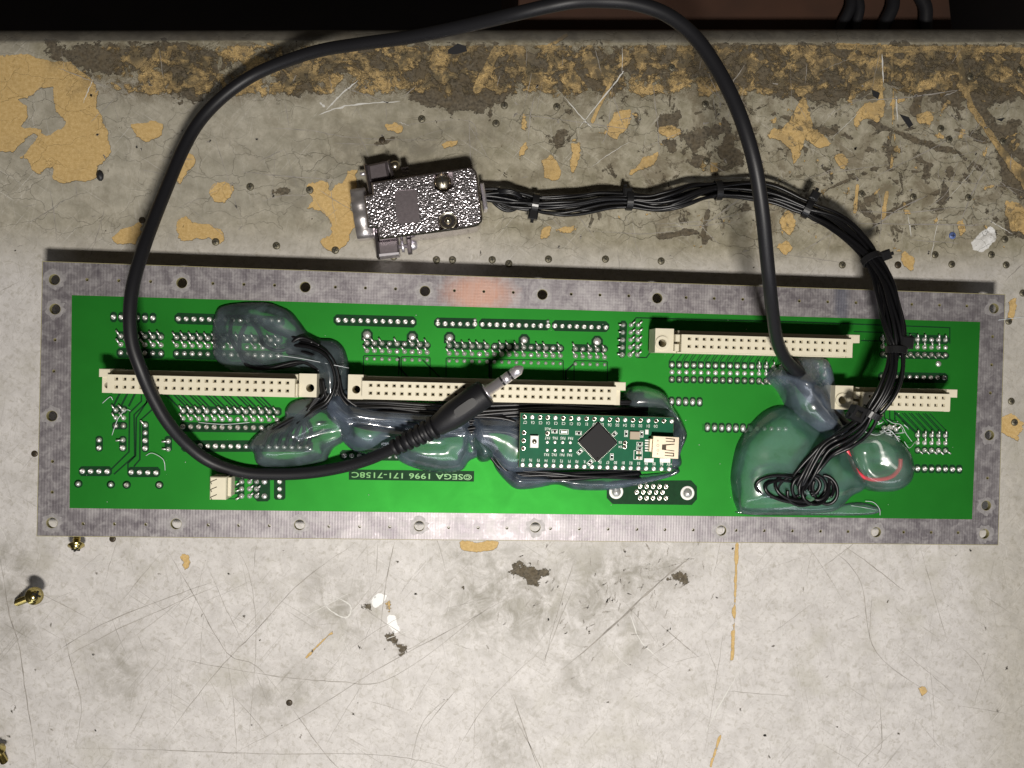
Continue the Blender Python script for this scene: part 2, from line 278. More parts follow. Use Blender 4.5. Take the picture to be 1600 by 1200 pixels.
# ------------------------------------------------------------------ mesh helpers
WL = {}                        # world location of every object built
def wloc(o): return WL[o.name]
class MB:
    def __init__(s): s.v = []; s.f = []; s.mi = []; s.sm = []
    def add(s, vs, fs, mi=0, smooth=False):
        o = len(s.v); s.v += [tuple(x) for x in vs]
        for f in fs: s.f.append(tuple(i + o for i in f)); s.mi.append(mi); s.sm.append(smooth)
        return s
    def prism(s, poly, z0, z1, bevel=0.0, mi=0, top_mi=None):
        """poly: list of (x,y) counter-clockwise; a small chamfer round the top"""
        poly = [(p[0], p[1]) for p in poly]
        a = sum(poly[i][0] * poly[(i + 1) % len(poly)][1] - poly[(i + 1) % len(poly)][0] * poly[i][1] for i in range(len(poly)))
        if a < 0: poly = poly[::-1]
        n = len(poly); rings = [[(x, y, z0) for x, y in poly]]
        if bevel > 0:
            rings.append([(x, y, z1 - bevel) for x, y in poly]); rings.append([(x, y, z1) for x, y in inset(poly, bevel)])
        else: rings.append([(x, y, z1) for x, y in poly])
        vs = [p for r in rings for p in r]; fs = []
        for k in range(len(rings) - 1):
            for i in range(n): j = (i + 1) % n; fs.append((k * n + i, k * n + j, (k + 1) * n + j, (k + 1) * n + i))
        s.add(vs, fs + [tuple(range(n - 1, -1, -1))], mi)
        o = len(s.v) - n; s.f.append(tuple(range(o, o + n))); s.mi.append(mi if top_mi is None else top_mi); s.sm.append(False)
        return s
    def box(s, c, size, rz=0.0, bevel=0.0, mi=0):
        hx, hy = size[0] / 2, size[1] / 2; cr, sr = math.cos(rz), math.sin(rz)
        pl = [(c[0] + x * cr - y * sr, c[1] + x * sr + y * cr) for x, y in ((-hx, -hy), (hx, -hy), (hx, hy), (-hx, hy))]
        return s.prism(pl, c[2] - size[2] / 2, c[2] + size[2] / 2, bevel, mi)
    def holes(s, outer, holes, z0, z1, mi=0, wall_mi=None, bottom=True):
        loops = [outer] + holes
        tri = tessellate_polygon([[Vector((x, y, 0)) for x, y in lp] for lp in loops])
        flat = [p for lp in loops for p in lp]; n = len(flat)
        def up(t):
            (ax, ay), (bx, by), (cx, cy) = flat[t[0]], flat[t[1]], flat[t[2]]
            return t if (bx - ax) * (cy - ay) - (by - ay) * (cx - ax) > 0 else (t[0], t[2], t[1])
        tri = [up(tuple(t)) for t in tri]
        s.add([(x, y, z1) for x, y in flat], tri, mi)
        if bottom: s.add([(x, y, z0) for x, y in flat], [t[::-1] for t in tri], mi)
        for li, lp in enumerate(loops):
            a = sum(lp[i][0] * lp[(i + 1) % len(lp)][1] - lp[(i + 1) % len(lp)][0] * lp[i][1] for i in range(len(lp)))
            q = lp if (a > 0) == (li == 0) else lp[::-1]
            k = len(q); vs = [(x, y, z0) for x, y in q] + [(x, y, z1) for x, y in q]
            s.add(vs, [(i, (i + 1) % k, k + (i + 1) % k, k + i) for i in range(k)], mi if wall_mi is None else wall_mi)
        return s
    def lathe(s, prof, c=(0, 0, 0), axis=None, n=16, mi=0, smooth=True, sx=1.0, sy=1.0):
        """prof: (r, h) from bottom to top along the axis"""
        q = Vector((0, 0, 1)).rotation_difference(Vector(axis).normalized()) if axis is not None else None
        vs = []; fs = []
        for r, h in prof:
            for i in range(n):
                a = 2 * math.pi * i / n; p = Vector((r * math.cos(a) * sx, r * math.sin(a) * sy, h))
                if q: p = q @ p
                vs.append((p.x + c[0], p.y + c[1], p.z + c[2]))
        for k in range(len(prof) - 1):
            for i in range(n): j = (i + 1) % n; fs.append((k * n + i, k * n + j, (k + 1) * n + j, (k + 1) * n + i))
        s.add(vs, fs, mi, smooth)
        o = len(s.v) - len(vs)
        if prof[0][0] > 1e-5: s.f.append(tuple(range(o + n - 1, o - 1, -1))); s.mi.append(mi); s.sm.append(False)
        if prof[-1][0] > 1e-5: k = o + (len(prof) - 1) * n; s.f.append(tuple(range(k, k + n))); s.mi.append(mi); s.sm.append(smooth)
        return s
    def tube(s, path, r, n=10, mi=0, cap=True, rfun=None):
        P = [Vector(p) for p in path]; N = len(P); T = []
        for i in range(N): T.append((P[min(i + 1, N - 1)] - P[max(i - 1, 0)]).normalized())
        up = Vector((0, 0, 1)); 
        if abs(T[0].dot(up)) > 0.9: up = Vector((0, 1, 0))
        u = (up - T[0] * up.dot(T[0])).normalized(); vs = []
        for i in range(N):
            u = (u - T[i] * u.dot(T[i])).normalized(); w_ = T[i].cross(u); rr = rfun(i / (N - 1)) * r if rfun else r
            for k in range(n):
                a = 2 * math.pi * k / n; vs.append(P[i] + (u * math.cos(a) + w_ * math.sin(a)) * rr)
        fs = [(i * n + k, i * n + (k + 1) % n, (i + 1) * n + (k + 1) % n, (i + 1) * n + k) for i in range(N - 1) for k in range(n)]
        s.add(vs, fs, mi, True)
        if cap:
            o = len(s.v) - len(vs)
            s.f.append(tuple(range(o + n - 1, o - 1, -1))); s.mi.append(mi); s.sm.append(False)
            k = o + (N - 1) * n; s.f.append(tuple(range(k, k + n))); s.mi.append(mi); s.sm.append(False)
        return s
    def ribbon(s, pts, wdt, z, th=0.002, mi=0, jit=0.0, taper=False):
        """flat strip along a polyline, mitred, with top and side faces"""
        P = [Vector((p[0], p[1])) for p in pts]; N = len(P); Lf = []; Rt = []
        for i in range(N):
            a = (P[i] - P[i - 1]).normalized() if i > 0 else None; b = (P[i + 1] - P[i]).normalized() if i < N - 1 else None
            a = a or b; b = b or a; t = (a + b).normalized() if (a + b).length > 1e-4 else a
            nrm = Vector((-t.y, t.x)); k = 1 / max(0.5, nrm.dot(Vector((-a.y, a.x))))
            ww = wdt / 2 * (1 + random.uniform(-jit, jit))
            if taper: ww *= max(0.12, min(1, 4 * (i / (N - 1)) * (1 - i / (N - 1)) + 0.1)) if N > 2 else 1
            Lf.append(P[i] + nrm * ww * k); Rt.append(P[i] - nrm * ww * k)
        vs = [(p.x, p.y, z + th) for p in Lf] + [(p.x, p.y, z + th) for p in Rt] + [(p.x, p.y, z) for p in Lf] + [(p.x, p.y, z) for p in Rt]
        fs = []
        for i in range(N - 1):
            fs += [(N + i, N + i + 1, i + 1, i), (i, i + 1, 2 * N + i + 1, 2 * N + i), (3 * N + i, 3 * N + i + 1, N + i + 1, N + i)]
        fs += [(0, 2 * N, 3 * N, N), (N - 1, 2 * N - 1, 4 * N - 1, 3 * N - 1)]
        return s.add(vs, fs, mi)
    def mesh(s, name, mats, origin=(0, 0, 0)):
        me = bpy.data.meshes.new(name)
        me.from_pydata([(x - origin[0], y - origin[1], z - origin[2]) for x, y, z in s.v], [], s.f)
        for mm in (mats if isinstance(mats, (list, tuple)) else [mats]): me.materials.append(M[mm] if isinstance(mm, str) else mm)
        me.polygons.foreach_set('material_index', s.mi); me.polygons.foreach_set('use_smooth', s.sm); me.update()
        return me
def inset(poly, d):
    n = len(poly); out = []
    for i in range(n):
        p = Vector(poly[i]); a = (p - Vector(poly[i - 1])).normalized(); b = (Vector(poly[(i + 1) % n]) - p).normalized()
        na = Vector((-a.y, a.x)); nb = Vector((-b.y, b.x)); t = (na + nb)
        t = t.normalized() if t.length > 1e-4 else na
        out.append(tuple(p + t * d / max(0.35, t.dot(na))))
    return out
def circ(x, y, r, n=16, ph=0.0): return [(x + r * math.cos(2 * math.pi * i / n + ph), y + r * math.sin(2 * math.pi * i / n + ph)) for i in range(n)]
def rrect(x0, y0, x1, y1, r, n=3):
    out = []
    for cx, cy, a0 in ((x1 - r, y1 - r, 0), (x0 + r, y1 - r, 90), (x0 + r, y0 + r, 180), (x1 - r, y0 + r, 270)):
        for k in range(n + 1): a = math.radians(a0 + 90 * k / n); out.append((cx + r * math.cos(a), cy + r * math.sin(a)))
    return out
def crect(x0, y0, x1, y1, c): return [(x0 + c, y0), (x1 - c, y0), (x1, y0 + c), (x1, y1 - c), (x1 - c, y1), (x0 + c, y1), (x0, y1 - c), (x0, y0 + c)]
def link(o, parent, wl):
    COL.objects.link(o); WL[o.name] = Vector(wl)
    if parent is not None: o.parent = parent; o.location = Vector(wl) - wloc(parent)
    else: o.location = wl
    return o
def obj(name, mb, mats, parent=None, origin=None, **props):
    if origin is None:
        xs = np.array(mb.v); lo_, hi_ = xs.min(0), xs.max(0); origin = ((lo_[0] + hi_[0]) / 2, (lo_[1] + hi_[1]) / 2, lo_[2])
    o = bpy.data.objects.new(name, mb.mesh(name, mats, origin)); link(o, parent, origin)
    for k, v in props.items(): o[k] = v
    return o
def inst(name, me, wl, parent=None, rz=0.0, sc=(1, 1, 1), **props):
    o = bpy.data.objects.new(name, me); o.rotation_euler = (0, 0, rz); o.scale = sc; link(o, parent, wl)
    for k, v in props.items(): o[k] = v
    return o
def thing(name, wl, label, cat, group=None):
    o = bpy.data.objects.new(name, None); o.empty_display_size = 0.5; link(o, None, wl)
    o['label'] = label; o['category'] = cat
    if group: o['group'] = group
    return o
def smooth(pts, k=6, closed=False):
    P = [Vector(p) for p in pts]; n = len(P); out = []
    rng = range(n) if closed else range(n - 1)
    for i in rng:
        if closed: p0, p1, p2, p3 = P[i - 1], P[i], P[(i + 1) % n], P[(i + 2) % n]
        else: p0, p1, p2, p3 = P[max(i - 1, 0)], P[i], P[i + 1], P[min(i + 2, n - 1)]
        for j in range(k):
            t = j / k
            out.append(0.5 * ((2 * p1) + (p2 - p0) * t + (2 * p0 - 5 * p1 + 4 * p2 - p3) * t * t + (3 * p1 - p0 - 3 * p2 + p3) * t ** 3))
    if not closed: out.append(P[-1])
    return out
def text(name, s, size, wl, rz, matn, parent, align='CENTER', **props):
    cu = bpy.data.curves.new('lettering', 'FONT'); cu.body = s; cu.size = size; cu.align_x = align; cu.align_y = 'CENTER'; cu.space_character = 1.05
    cu.resolution_u = 3; cu.offset = size * 0.012; cu.extrude = 0.0012
    t = bpy.data.objects.new('lettering', cu); COL.objects.link(t)
    dg = bpy.context.evaluated_depsgraph_get(); me = bpy.data.meshes.new_from_object(t.evaluated_get(dg))
    bpy.data.objects.remove(t); bpy.data.curves.remove(cu)
    me.name = name; me.materials.clear(); me.materials.append(M[matn])
    return inst(name, me, wl, parent, rz, **props)

# ------------------------------------------------------------------ workbench
def pdist(X, Y, poly, closed=True):
    """signed distance (inside positive) of points to a polygon, pixels or cm"""
    P = np.array([(p[0], p[1]) for p in poly], float); n = len(P)
    d = np.full(X.shape, 1e9); ins = np.zeros(X.shape, bool)
    for i in range(n if closed else n - 1):
        a = P[i]; b = P[(i + 1) % n]; ab = b - a; L2 = max(1e-9, ab @ ab)
        t = np.clip(((X - a[0]) * ab[0] + (Y - a[1]) * ab[1]) / L2, 0, 1)
        d = np.minimum(d, np.hypot(X - a[0] - t * ab[0], Y - a[1] - t * ab[1]))
        if closed:
            c = (a[1] > Y) != (b[1] > Y)
            with np.errstate(divide='ignore', invalid='ignore'): xi = (b[0] - a[0]) * (Y - a[1]) / (b[1] - a[1] if b[1] != a[1] else 1e-9) + a[0]
            ins ^= c & (X < xi)
    return np.where(ins, d, -d) if closed else -d

TAN = [
 [(-30,88),(40,85),(60,92),(110,98),(130,115),(145,128),(153,145),(152,165),(160,185),(168,210),(172,238),(166,252),(150,262),(150,278),(140,282),(120,282),(95,288),(82,282),(83,262),(75,262),(62,272),(50,265),(42,248),(25,248),(18,238),(-30,233)],
 [(326,300),(334,287),(350,284),(364,292),(364,304),(350,317),(335,314)],
 [(174,372),(195,354),(218,348),(222,365),(212,382),(180,380)],
 [(278,345),(290,338),(300,348),(325,350),(345,358),(353,372),(345,381),(330,374),(290,377),(278,372)],
 [(478,290),(500,282),(512,285),(515,298),(535,285),(545,265),(560,265),(556,300),(548,320),(555,350),(545,375),(530,393),(505,390),(500,375),(518,365),(520,350),(500,330),(478,325),(490,310)],
 [(950,195),(960,175),(986,168),(985,195),(962,220),(950,210)],[(1030,200),(1050,195),(1066,208),(1045,216),(1030,208)],
 [(985,268),(1005,248),(1030,238),(1026,252),(1000,266),(985,274)],[(848,250),(862,240),(877,268),(870,282),(850,278)],
 [(893,222),(905,225),(905,250),(895,274),(891,250)],[(815,175),(825,178),(822,205),(814,200)],[(810,238),(822,222),(824,235),(812,250)],
 [(1090,262),(1100,250),(1108,256),(1100,268)],[(1107,252),(1120,252),(1122,268),(1110,270)],
 [(1245,165),(1260,150),(1265,180),(1270,200),(1290,215),(1303,228),(1280,232),(1258,220),(1250,245),(1240,257),(1236,235),(1220,220),(1200,215),(1205,200),(1225,200),(1235,185)],
 [(1333,185),(1350,160),(1380,155),(1382,180),(1370,190),(1350,185),(1335,202)],[(1395,190),(1402,215),(1405,240),(1398,238),(1393,215)],
 [(1430,182),(1455,174),(1462,188),(1440,196)],[(1300,242),(1318,240),(1326,256),(1318,264),(1306,255)],
 [(1568,312),(1590,315),(1600,325),(1640,330),(1640,372),(1580,360),(1568,335)],[(1576,470),(1588,466),(1586,490),(1576,512)],
 [(1570,235),(1600,262),(1640,300),(1600,300),(1575,262)],
 [(602,196),(618,190),(632,200),(625,208),(605,204)],[(690,225),(720,216),(715,226),(695,232)],
 [(283,868),(296,866),(299,880),(290,893),(284,882)],[(718,846),(783,846),(775,858),(745,864),(722,858)],
 [(600,942),(608,939),(612,957),(603,956)],[(1435,1078),(1443,1072),(1448,1082),(1440,1089)],[(1555,655),(1580,645),(1600,660),(1590,690),(1570,680)],
 [(1217,345),(1228,330),(1240,335),(1243,355),(1235,372),(1222,358)],[(1212,385),(1230,375),(1240,388),(1225,402)],
 [(1396,388),(1415,392),(1428,402),(1426,425),(1416,418),(1408,400)],[(1495,345),(1505,342),(1508,360),(1500,372)],
 [(842,355),(860,352),(858,372),(846,372)],[(868,358),(898,352),(895,364),(870,366)],[(640,1),(700,1),(690,2)],
 [(268,250),(300,240),(308,250),(290,275),(280,290),(272,275)],[(205,195),(235,188),(262,195),(250,212),(225,225),(215,215)],
]
TANL = [([(1497,75),(1503,120),(1516,165),(1550,215),(1575,250),(1640,310)],5),([(1310,72),(1400,78),(1500,76),(1640,80)],5),
        ([(1152,850),(1148,930),(1144,1030)],2.4),([(520,988),(500,1005),(478,1028)],1.8),([(1125,1150),(1110,1198)],1.8),
        ([(1393,262),(1397,215),(1393,80)],2),([(1336,330),(1340,290)],3),([(1374,70),(1376,150)],4),([(1386,300),(1380,340)],3.5),
        ([(885,55),(848,78)],3),([(776,78),(745,140)],7),([(960,118),(925,190)],3)]
TANHOLE = [[(25,157),(50,150),(60,137),(80,138),(85,175),(103,190),(100,200),(88,203),(72,215),(65,200),(30,200),(42,190),(40,165)],
           [(18,245),(30,228),(52,208),(60,212),(45,230),(28,250)]]
GRIME = [
 [(60,78),(125,72),(300,68),(345,90),(335,130),(300,160),(262,150),(255,115),(235,98),(180,115),(130,112),(110,92)],
 [(435,112),(480,100),(500,115),(495,140),(472,152),(445,148),(433,135)],
 [(420,80),(640,70),(800,75),(805,145),(770,165),(720,178),(680,168),(640,158),(630,125),(600,112),(560,112),(505,118),(440,105)],
 [(800,80),(1200,70),(1640,75),(1640,150),(1560,160),(1500,165),(1380,130),(1300,165),(1230,150),(1120,132),(1060,125),(980,120),(960,145),(900,140),(850,135),(800,130)],
 [(1035,180),(1062,176),(1060,196),(1040,205),(1025,198)],[(1062,205),(1092,206),(1120,192),(1128,205),(1100,222),(1085,240),(1068,225)],[(1130,185),(1150,205),(1156,255),(1138,262),(1122,240),(1132,215)],[(1066,250),(1100,244),(1120,262),(1085,266)],[(1040,222),(1052,226),(1056,240),(1044,238)],
 [(860,205),(885,205),(880,225),(870,235)],[(1282,193),(1307,195),(1308,212),(1282,208)],[(880,160),(900,165),(898,180),(882,176)],
 [(1500,120),(1540,110),(1560,140),(1550,175),(1555,200),(1545,215),(1520,165)],[(1560,200),(1590,190),(1600,250),(1560,262)],
 [(803,889),(815,884),(822,876),(838,879),(843,889),(858,893),(849,901),(842,916),(828,917),(814,907),(811,898)],
 [(1048,905),(1060,893),(1075,898),(1062,913),(1052,911)],[(608,993),(622,998),(635,1015),(625,1024),(612,1010)],[(574,941),(583,935),(580,952),(573,950)],
 [(430,300),(445,291),(452,297),(436,306)],[(1560,250),(1640,240),(1640,330),(1590,310),(1565,290)],[(1558,335),(1590,340),(1600,372),(1572,365)],
 [(70,65),(85,60),(95,92),(80,100)],[(1385,232),(1400,230),(1402,245),(1390,252)],[(1440,268),(1452,262),(1450,282),(1438,280)],
 [(1475,255),(1490,265),(1500,280),(1478,275)],[(1350,310),(1380,300),(1372,318),(1352,320)],[(1392,280),(1402,285),(1395,298)],
]
GRIMEL = [([(1360,190),(1440,222),(1500,240),(1532,264)],4),([(1432,90),(1440,130),(1430,175)],8),([(1285,300),(1370,262),(1440,270)],2),([(1370,340),(1420,318),(1465,300)],3),
          ([(1200,175),(1330,215)],3),([(1030,370),(1080,362),(1110,372)],4),([(1105,330),(1100,378)],4),([(620,215),(585,225)],2),([(768,155),(765,190)],2)]
WHITE = [[(578,938),(592,926),(606,930),(600,942),(584,952)],[(604,960),(618,962),(626,985),(618,990),(606,975)],[(1518,380),(1528,366),(1545,353),(1555,358),(1557,375),(1545,388),(1532,394),(1520,390)],
         ]
SMUDGE = [[(960,950),(1010,940),(1010,1010),(960,1040),(980,1000)],[(880,1030),(930,1010),(920,1080),(890,1090)],[(880,870),(980,850),(1080,860),(1060,900),(980,950),(900,1000),(870,930)],
          [(700,850),(780,850),(900,900),(890,1000),(760,1010),(690,960)],[(500,900),(560,920),(560,1000),(500,980)],[(400,1080),(480,1060),(480,1090),(430,1110)],
          [(0,850),(40,860),(30,1000),(0,1020)],[(780,1100),(820,1120),(800,1190),(770,1180)],[(160,1010),(210,1020),(200,1090),(170,1080)],[(280,300),(600,180),(780,200),(700,260),(480,330)]]
_e0, _e1 = W(0, 74, 0), W(1600, 70, 0)
def YE(x): return _e0.y + (_e1.y - _e0.y) * (x - _e0.x) / (_e1.x - _e0.x)
def build_bench():
    R = 0.85; yb = 0.0
    xs = np.arange(-27, 24.01, 0.1)
    srow = list(np.arange(-33, 0, 0.1)); ys = [y for y in srow]; zs = [0.0] * len(srow)
    for k in range(11): a = math.pi / 2 * k / 10; ys.append(yb + R * math.sin(a)); zs.append(-R * (1 - math.cos(a)))
    ys.append(yb + R); zs.append(-4.0)
    ys, zs = np.array(ys), np.array(zs); nx, ny = len(xs), len(ys)
    X, Y = np.meshgrid(xs, ys); Y = Y + YE(X); Z = np.repeat(zs[:, None], nx, 1)
    PX, PY = proj(X, Y, Z)
    def fld(polys, lines=(), soft=9.0):
        f = np.full(X.shape, -1e9)
        for p in polys: f = np.maximum(f, pdist(PX, PY, p))
        for l, wd in lines: f = np.maximum(f, pdist(PX, PY, l, False) + wd)
        return np.clip(0.5 + f / (2 * soft), 0, 1)
    tan = np.maximum(fld(TAN), fld((), TANL, soft=3.5)); hole = fld(TANHOLE); tan = np.minimum(tan, 1 - hole)
    gr = np.maximum(fld(GRIME, soft=14.0), fld((), GRIMEL, soft=5.0)); wh = fld(WHITE, soft=6.0); sm = fld(SMUDGE, soft=45.0)
    B = np.clip((440 - PY) / 90, 0, 1) * (0.42 + 0.40 * np.clip((PX - 740) / 350, 0, 1) + 0.08 * np.clip((PX - 380) / 200, 0, 1))
    B = np.maximum(B, 0.92 * np.clip((150 - PY) / 50, 0, 1) * np.clip((PX + 60) / 220, 0.25, 1))
    B = np.where(PY < 66, 0.45, B)
    B = np.maximum(B, 0.22 * np.clip((PX - 1500) / 80, 0, 1))
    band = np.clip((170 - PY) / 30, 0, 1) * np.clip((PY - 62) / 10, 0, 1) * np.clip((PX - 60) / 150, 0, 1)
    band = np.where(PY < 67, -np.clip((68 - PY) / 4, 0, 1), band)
    V = np.stack([X, Y, Z], -1).reshape(-1, 3)
    # front face and sides so it is a slab
    idx = np.arange(nx * ny).reshape(ny, nx)
    F = np.stack([idx[:-1, :-1], idx[:-1, 1:], idx[1:, 1:], idx[1:, :-1]], -1).reshape(-1, 4)
    me = bpy.data.meshes.new('workbench_top'); org = np.array([0, 0, -4.0])
    me.vertices.add(len(V)); me.vertices.foreach_set('co', (V - org).astype(np.float32).ravel())
    me.loops.add(F.size); me.loops.foreach_set('vertex_index', F.ravel().astype(np.int32))
    me.polygons.add(len(F)); me.polygons.foreach_set('loop_start', np.arange(0, F.size, 4, dtype=np.int32)); me.polygons.foreach_set('loop_total', np.full(len(F), 4, dtype=np.int32))
    me.polygons.foreach_set('use_smooth', np.ones(len(F), bool)); me.update(calc_edges=True); me.validate()
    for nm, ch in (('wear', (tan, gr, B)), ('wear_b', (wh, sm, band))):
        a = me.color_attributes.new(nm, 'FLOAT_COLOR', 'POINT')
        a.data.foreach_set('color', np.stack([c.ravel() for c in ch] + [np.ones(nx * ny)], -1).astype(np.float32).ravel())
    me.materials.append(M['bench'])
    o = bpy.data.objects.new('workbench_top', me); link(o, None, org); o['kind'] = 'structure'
    return o
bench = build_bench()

# floor and the brown box behind the bench
fb = MB(); fb.add([(-90, -60, -70), (90, -60, -70), (90, 120, -70), (-90, 120, -70)], [(0, 1, 2, 3)])
fl = obj('floor', fb, 'black_floor', kind='structure')
bx = thing('brown_box', W(1150, 15, -2.2), 'dark brown box behind the back edge of the bench', 'box')
b = MB(); c0 = W(850, 20, -2.2); c1 = W(1492, 20, -2.2)
b.prism([(c0.x - 1, YE(c0.x) + 1.0), (c1.x, YE(c1.x) + 1.0), (c1.x - 1.2, YE(c1.x) + 9), (c0.x - 1, YE(c0.x) + 9)], -16, -2.2, 0.05)
obj('lid', b, 'brown_box', bx)
for k, (xa, ya, xb, yb_, wd) in enumerate([(1330, -20, 1312, 45, .22), (1335, -20, 1336, 45, .2), (1395, -20, 1378, 45, .26), (1430, -20, 1446, 45, .26)]):
    t = MB(); p = W(xa, ya, -1.95); q = W(xb, yb_, -1.95); mid = (p + q) / 2 + Vector((0.15, 0, 0.1))
    t.tube(smooth([p + (p - q) * .6, p, mid, q, q + (q - p) * .5], 5), wd, 10)
    o = obj('dark_cable', t, 'cable', None, kind_='')
    del o['kind_']; o['category'] = 'cable'; o['group'] = 'dark cables on the brown box behind the bench'
    o['label'] = ['leftmost dark cable on the brown box behind the bench', 'second dark cable from the left on the brown box, straight and thin', 'third dark cable from the left on the brown box behind the bench', 'rightmost dark cable on the brown box, bending right'][k]

# scratches (fine marks, joined) -----------------------------------------------
def zb_at(x, y): return 0.0
def scratch_set():
    dk, lt, tn = MB(), MB(), MB()
    def line(mb, pts, wpx, jit=0.5, taper=True):
        P = [W(x, y, 0) for x, y in pts]; Q = smooth(P, 8); wpx *= .75
        Q = [Vector((q.x + random.gauss(0, .008), q.y + random.gauss(0, .008), 0)) for q in Q if q.y < YE(q.x) - .02]
        if len(Q) > 2: mb.ribbon(Q, wpx / 45.0, 0.0015, 0.001, 0, jit, taper)
    # traced ones
    for pts, wd in [([(0,870),(15,960),(30,1010),(40,1080),(58,1200)],2.2),([(70,1030),(160,975),(260,935),(330,910)],1.3),([(78,1040),(180,985),(270,945),(340,915)],1.2),
        ([(98,985),(115,1050),(127,1100),(118,1170)],1.3),([(118,1169),(250,1172),(420,1178),(560,1178),(640,1185),(700,1200)],1.4),([(262,860),(300,925),(355,1020),(400,1040),(450,1098)],1.3),
        ([(245,1170),(330,1060),(400,985),(470,910),(555,848)],1.5),([(450,1098),(510,1180),(540,1210)],1.2),([(617,846),(605,900),(592,1000)],1.6),([(280,1030),(420,1055),(530,1065),(620,1055),(800,920)],1.4),
        ([(360,1180),(480,1115),(600,1040),(740,965),(800,930)],1.2),([(660,1140),(720,1070)],1.2),([(640,1200),(660,1130),(700,1090)],1),([(880,1045),(950,985),(1030,910),(1080,870)],4.2),
        ([(845,1045),(870,980),(895,920)],1.3),([(800,1085),(840,1200)],1.6),([(808,1130),(815,1140),(850,1210)],1.8),([(1020,850),(1060,920),(1110,925)],0),([(1095,870),(1200,975),(1230,1000)],0),
        ([(1298,855),(1345,910),(1370,1020),(1480,1100)],1.4),([(1318,852),(1370,890),(1415,925)],1.5),([(1438,855),(1462,940),(1480,1000)],1.3),([(1500,1010),(1530,1040),(1540,1070)],1.2),
        ([(1030,975),(1060,1000),(1095,1030)],1.3),([(1138,1080),(1240,1088)],1),([(1375,1100),(1378,1160),(1370,1180)],1.6),([(1340,1200),(1350,1185),(1400,1140)],1.1),
        ([(372,860),(390,900),(400,1000),(385,1200)],.9),([(350,1000),(365,1100),(370,1200)],.9),([(1400,1010),(1450,1050),(1490,1085)],1),([(1520,1110),(1545,1020)],.8),
        ([(400,850),(395,900)],1),([(590,850),(588,900)],1.4),([(705,1190),(760,1100),(850,1010)],1),([(900,870),(870,960),(850,1040)],1.3),([(1130,985),(1120,1060),(1100,1180)],.9)]:
        if wd: line(dk, pts, wd)
    for pts, wd in [([(375,268),(440,275),(540,282)],1.6),([(410,315),(440,306),(480,305)],1.5),([(400,200),(480,203),(560,216),(740,220)],1.4),([(0,255+200),(30,440)],1),([(330,200),(350,260),(385,370)],1.2),
        ([(600,200),(735,190),(734,260)],1),([(733,180),(735,250),(738,300)],1.6),([(400,255),(430,240),(445,233)],2),([(835,150),(828,185),(825,220)],2),([(800,178),(900,190),(1000,205)],1.3),
        ([(1020,130),(1028,200),(1030,245)],1.5),([(958,128),(950,200),(940,225)],1.5),([(1325,158),(1420,152),(1502,140)],2),([(1475,150),(1500,140)],2),([(1360,280),(1460,230),(1520,200)],1.4),
        ([(1500,350),(1520,300),(1548,250)],2.2),([(1480,200),(1530,220),(1540,218)],1.5),([(1250,348),(1400,350),(1570,352)],2),([(1320,330),(1420,332),(1500,322)],1.4),([(1420,375),(1500,380)],1.5),
        ([(1340,375),(1400,330),(1450,305)],3),([(1240,400),(1300,365),(1350,330)],1.6),([(1200,395),(1280,405),(1330,412)],1.4),([(1370,290),(1378,330),(1372,390)],1.5),([(1255,280),(1300,270),(1400,255)],1.2),
        ([(1440,280),(1560,290),(1600,300)],1.1),([(1500,240),(1480,300),(1440,330)],1.2),([(1570,440),(1600,410)],1.5),([(915,360),(1000,365),(1060,360)],1.2),([(1025,355),(1100,352),(1160,345)],1.2),
        ([(860,350),(905,390)],1),([(965,390),(968,420)],1.5),([(830,290),(845,320),(880,360)],1.2),([(1090,360),(1130,330),(1170,300)],2),([(1170,330),(1100,345),(1020,350)],1.5)]:
        line(dk, pts, wd)
    for pts, wd in [([(497,180),(530,168),(570,162),(625,158)],3),([(510,172),(530,150),(560,125)],3),([(500,160),(508,168)],4),([(1378,85),(1380,130)],2.5),([(880,150),(910,185),(925,200)],2),
        ([(905,200),(960,130),(975,110)],2.4),([(1400,150),(1403,190)],2),([(770,290),(800,330)],1.5),([(560,945),(548,958)],1),([(505,925),(530,935),(548,948),(540,965),(512,950),(505,925)],2.5),
        ([(985,960),(1000,1000),(1030,1030)],2.2),([(600,1000),(640,985)],1.2),([(1160,1040),(1120,1110),(1100,1150)],2),([(1418,335),(1424,370)],2)]:
        line(lt, pts, wd)
    # many fine random ones
    for k in range(210):
        if k < 90: x = random.uniform(0, 1600); y = random.uniform(855, 1195); L = random.uniform(15, 130); wd = random.uniform(.4, .9)
        else: x = random.uniform(0, 1600); y = random.uniform(100, 410); L = random.uniform(10, 90); wd = random.uniform(.5, 1.5)
        a = random.choice([random.gauss(2.1, .3), random.gauss(1.4, .25), random.gauss(.5, .3), random.uniform(0, 3.1)]); cv = random.uniform(-.1, .1)
        p0 = (x, y); p1 = (x + L * .5 * math.cos(a), y - L * .5 * math.sin(a)); p2 = (p1[0] + L * .5 * math.cos(a + cv), p1[1] - L * .5 * math.sin(a + cv))
        line(dk if random.random() < (.78 if k < 90 else .92) else lt, [p0, p1, p2], wd)
    # short dark nicks, thicker in the worn patch below the board's middle
    for k in range(90):
        x, y = random.gauss(965, 70), random.gauss(945, 50); a = random.gauss(.9, .6); L = random.uniform(3, 16)
        if y > 855: line(dk, [(x, y), (x + L * .5 * math.cos(a) + random.uniform(-1, 1), y - L * .5 * math.sin(a)), (x + L * math.cos(a), y - L * math.sin(a))], random.uniform(1, 2.6), .7)
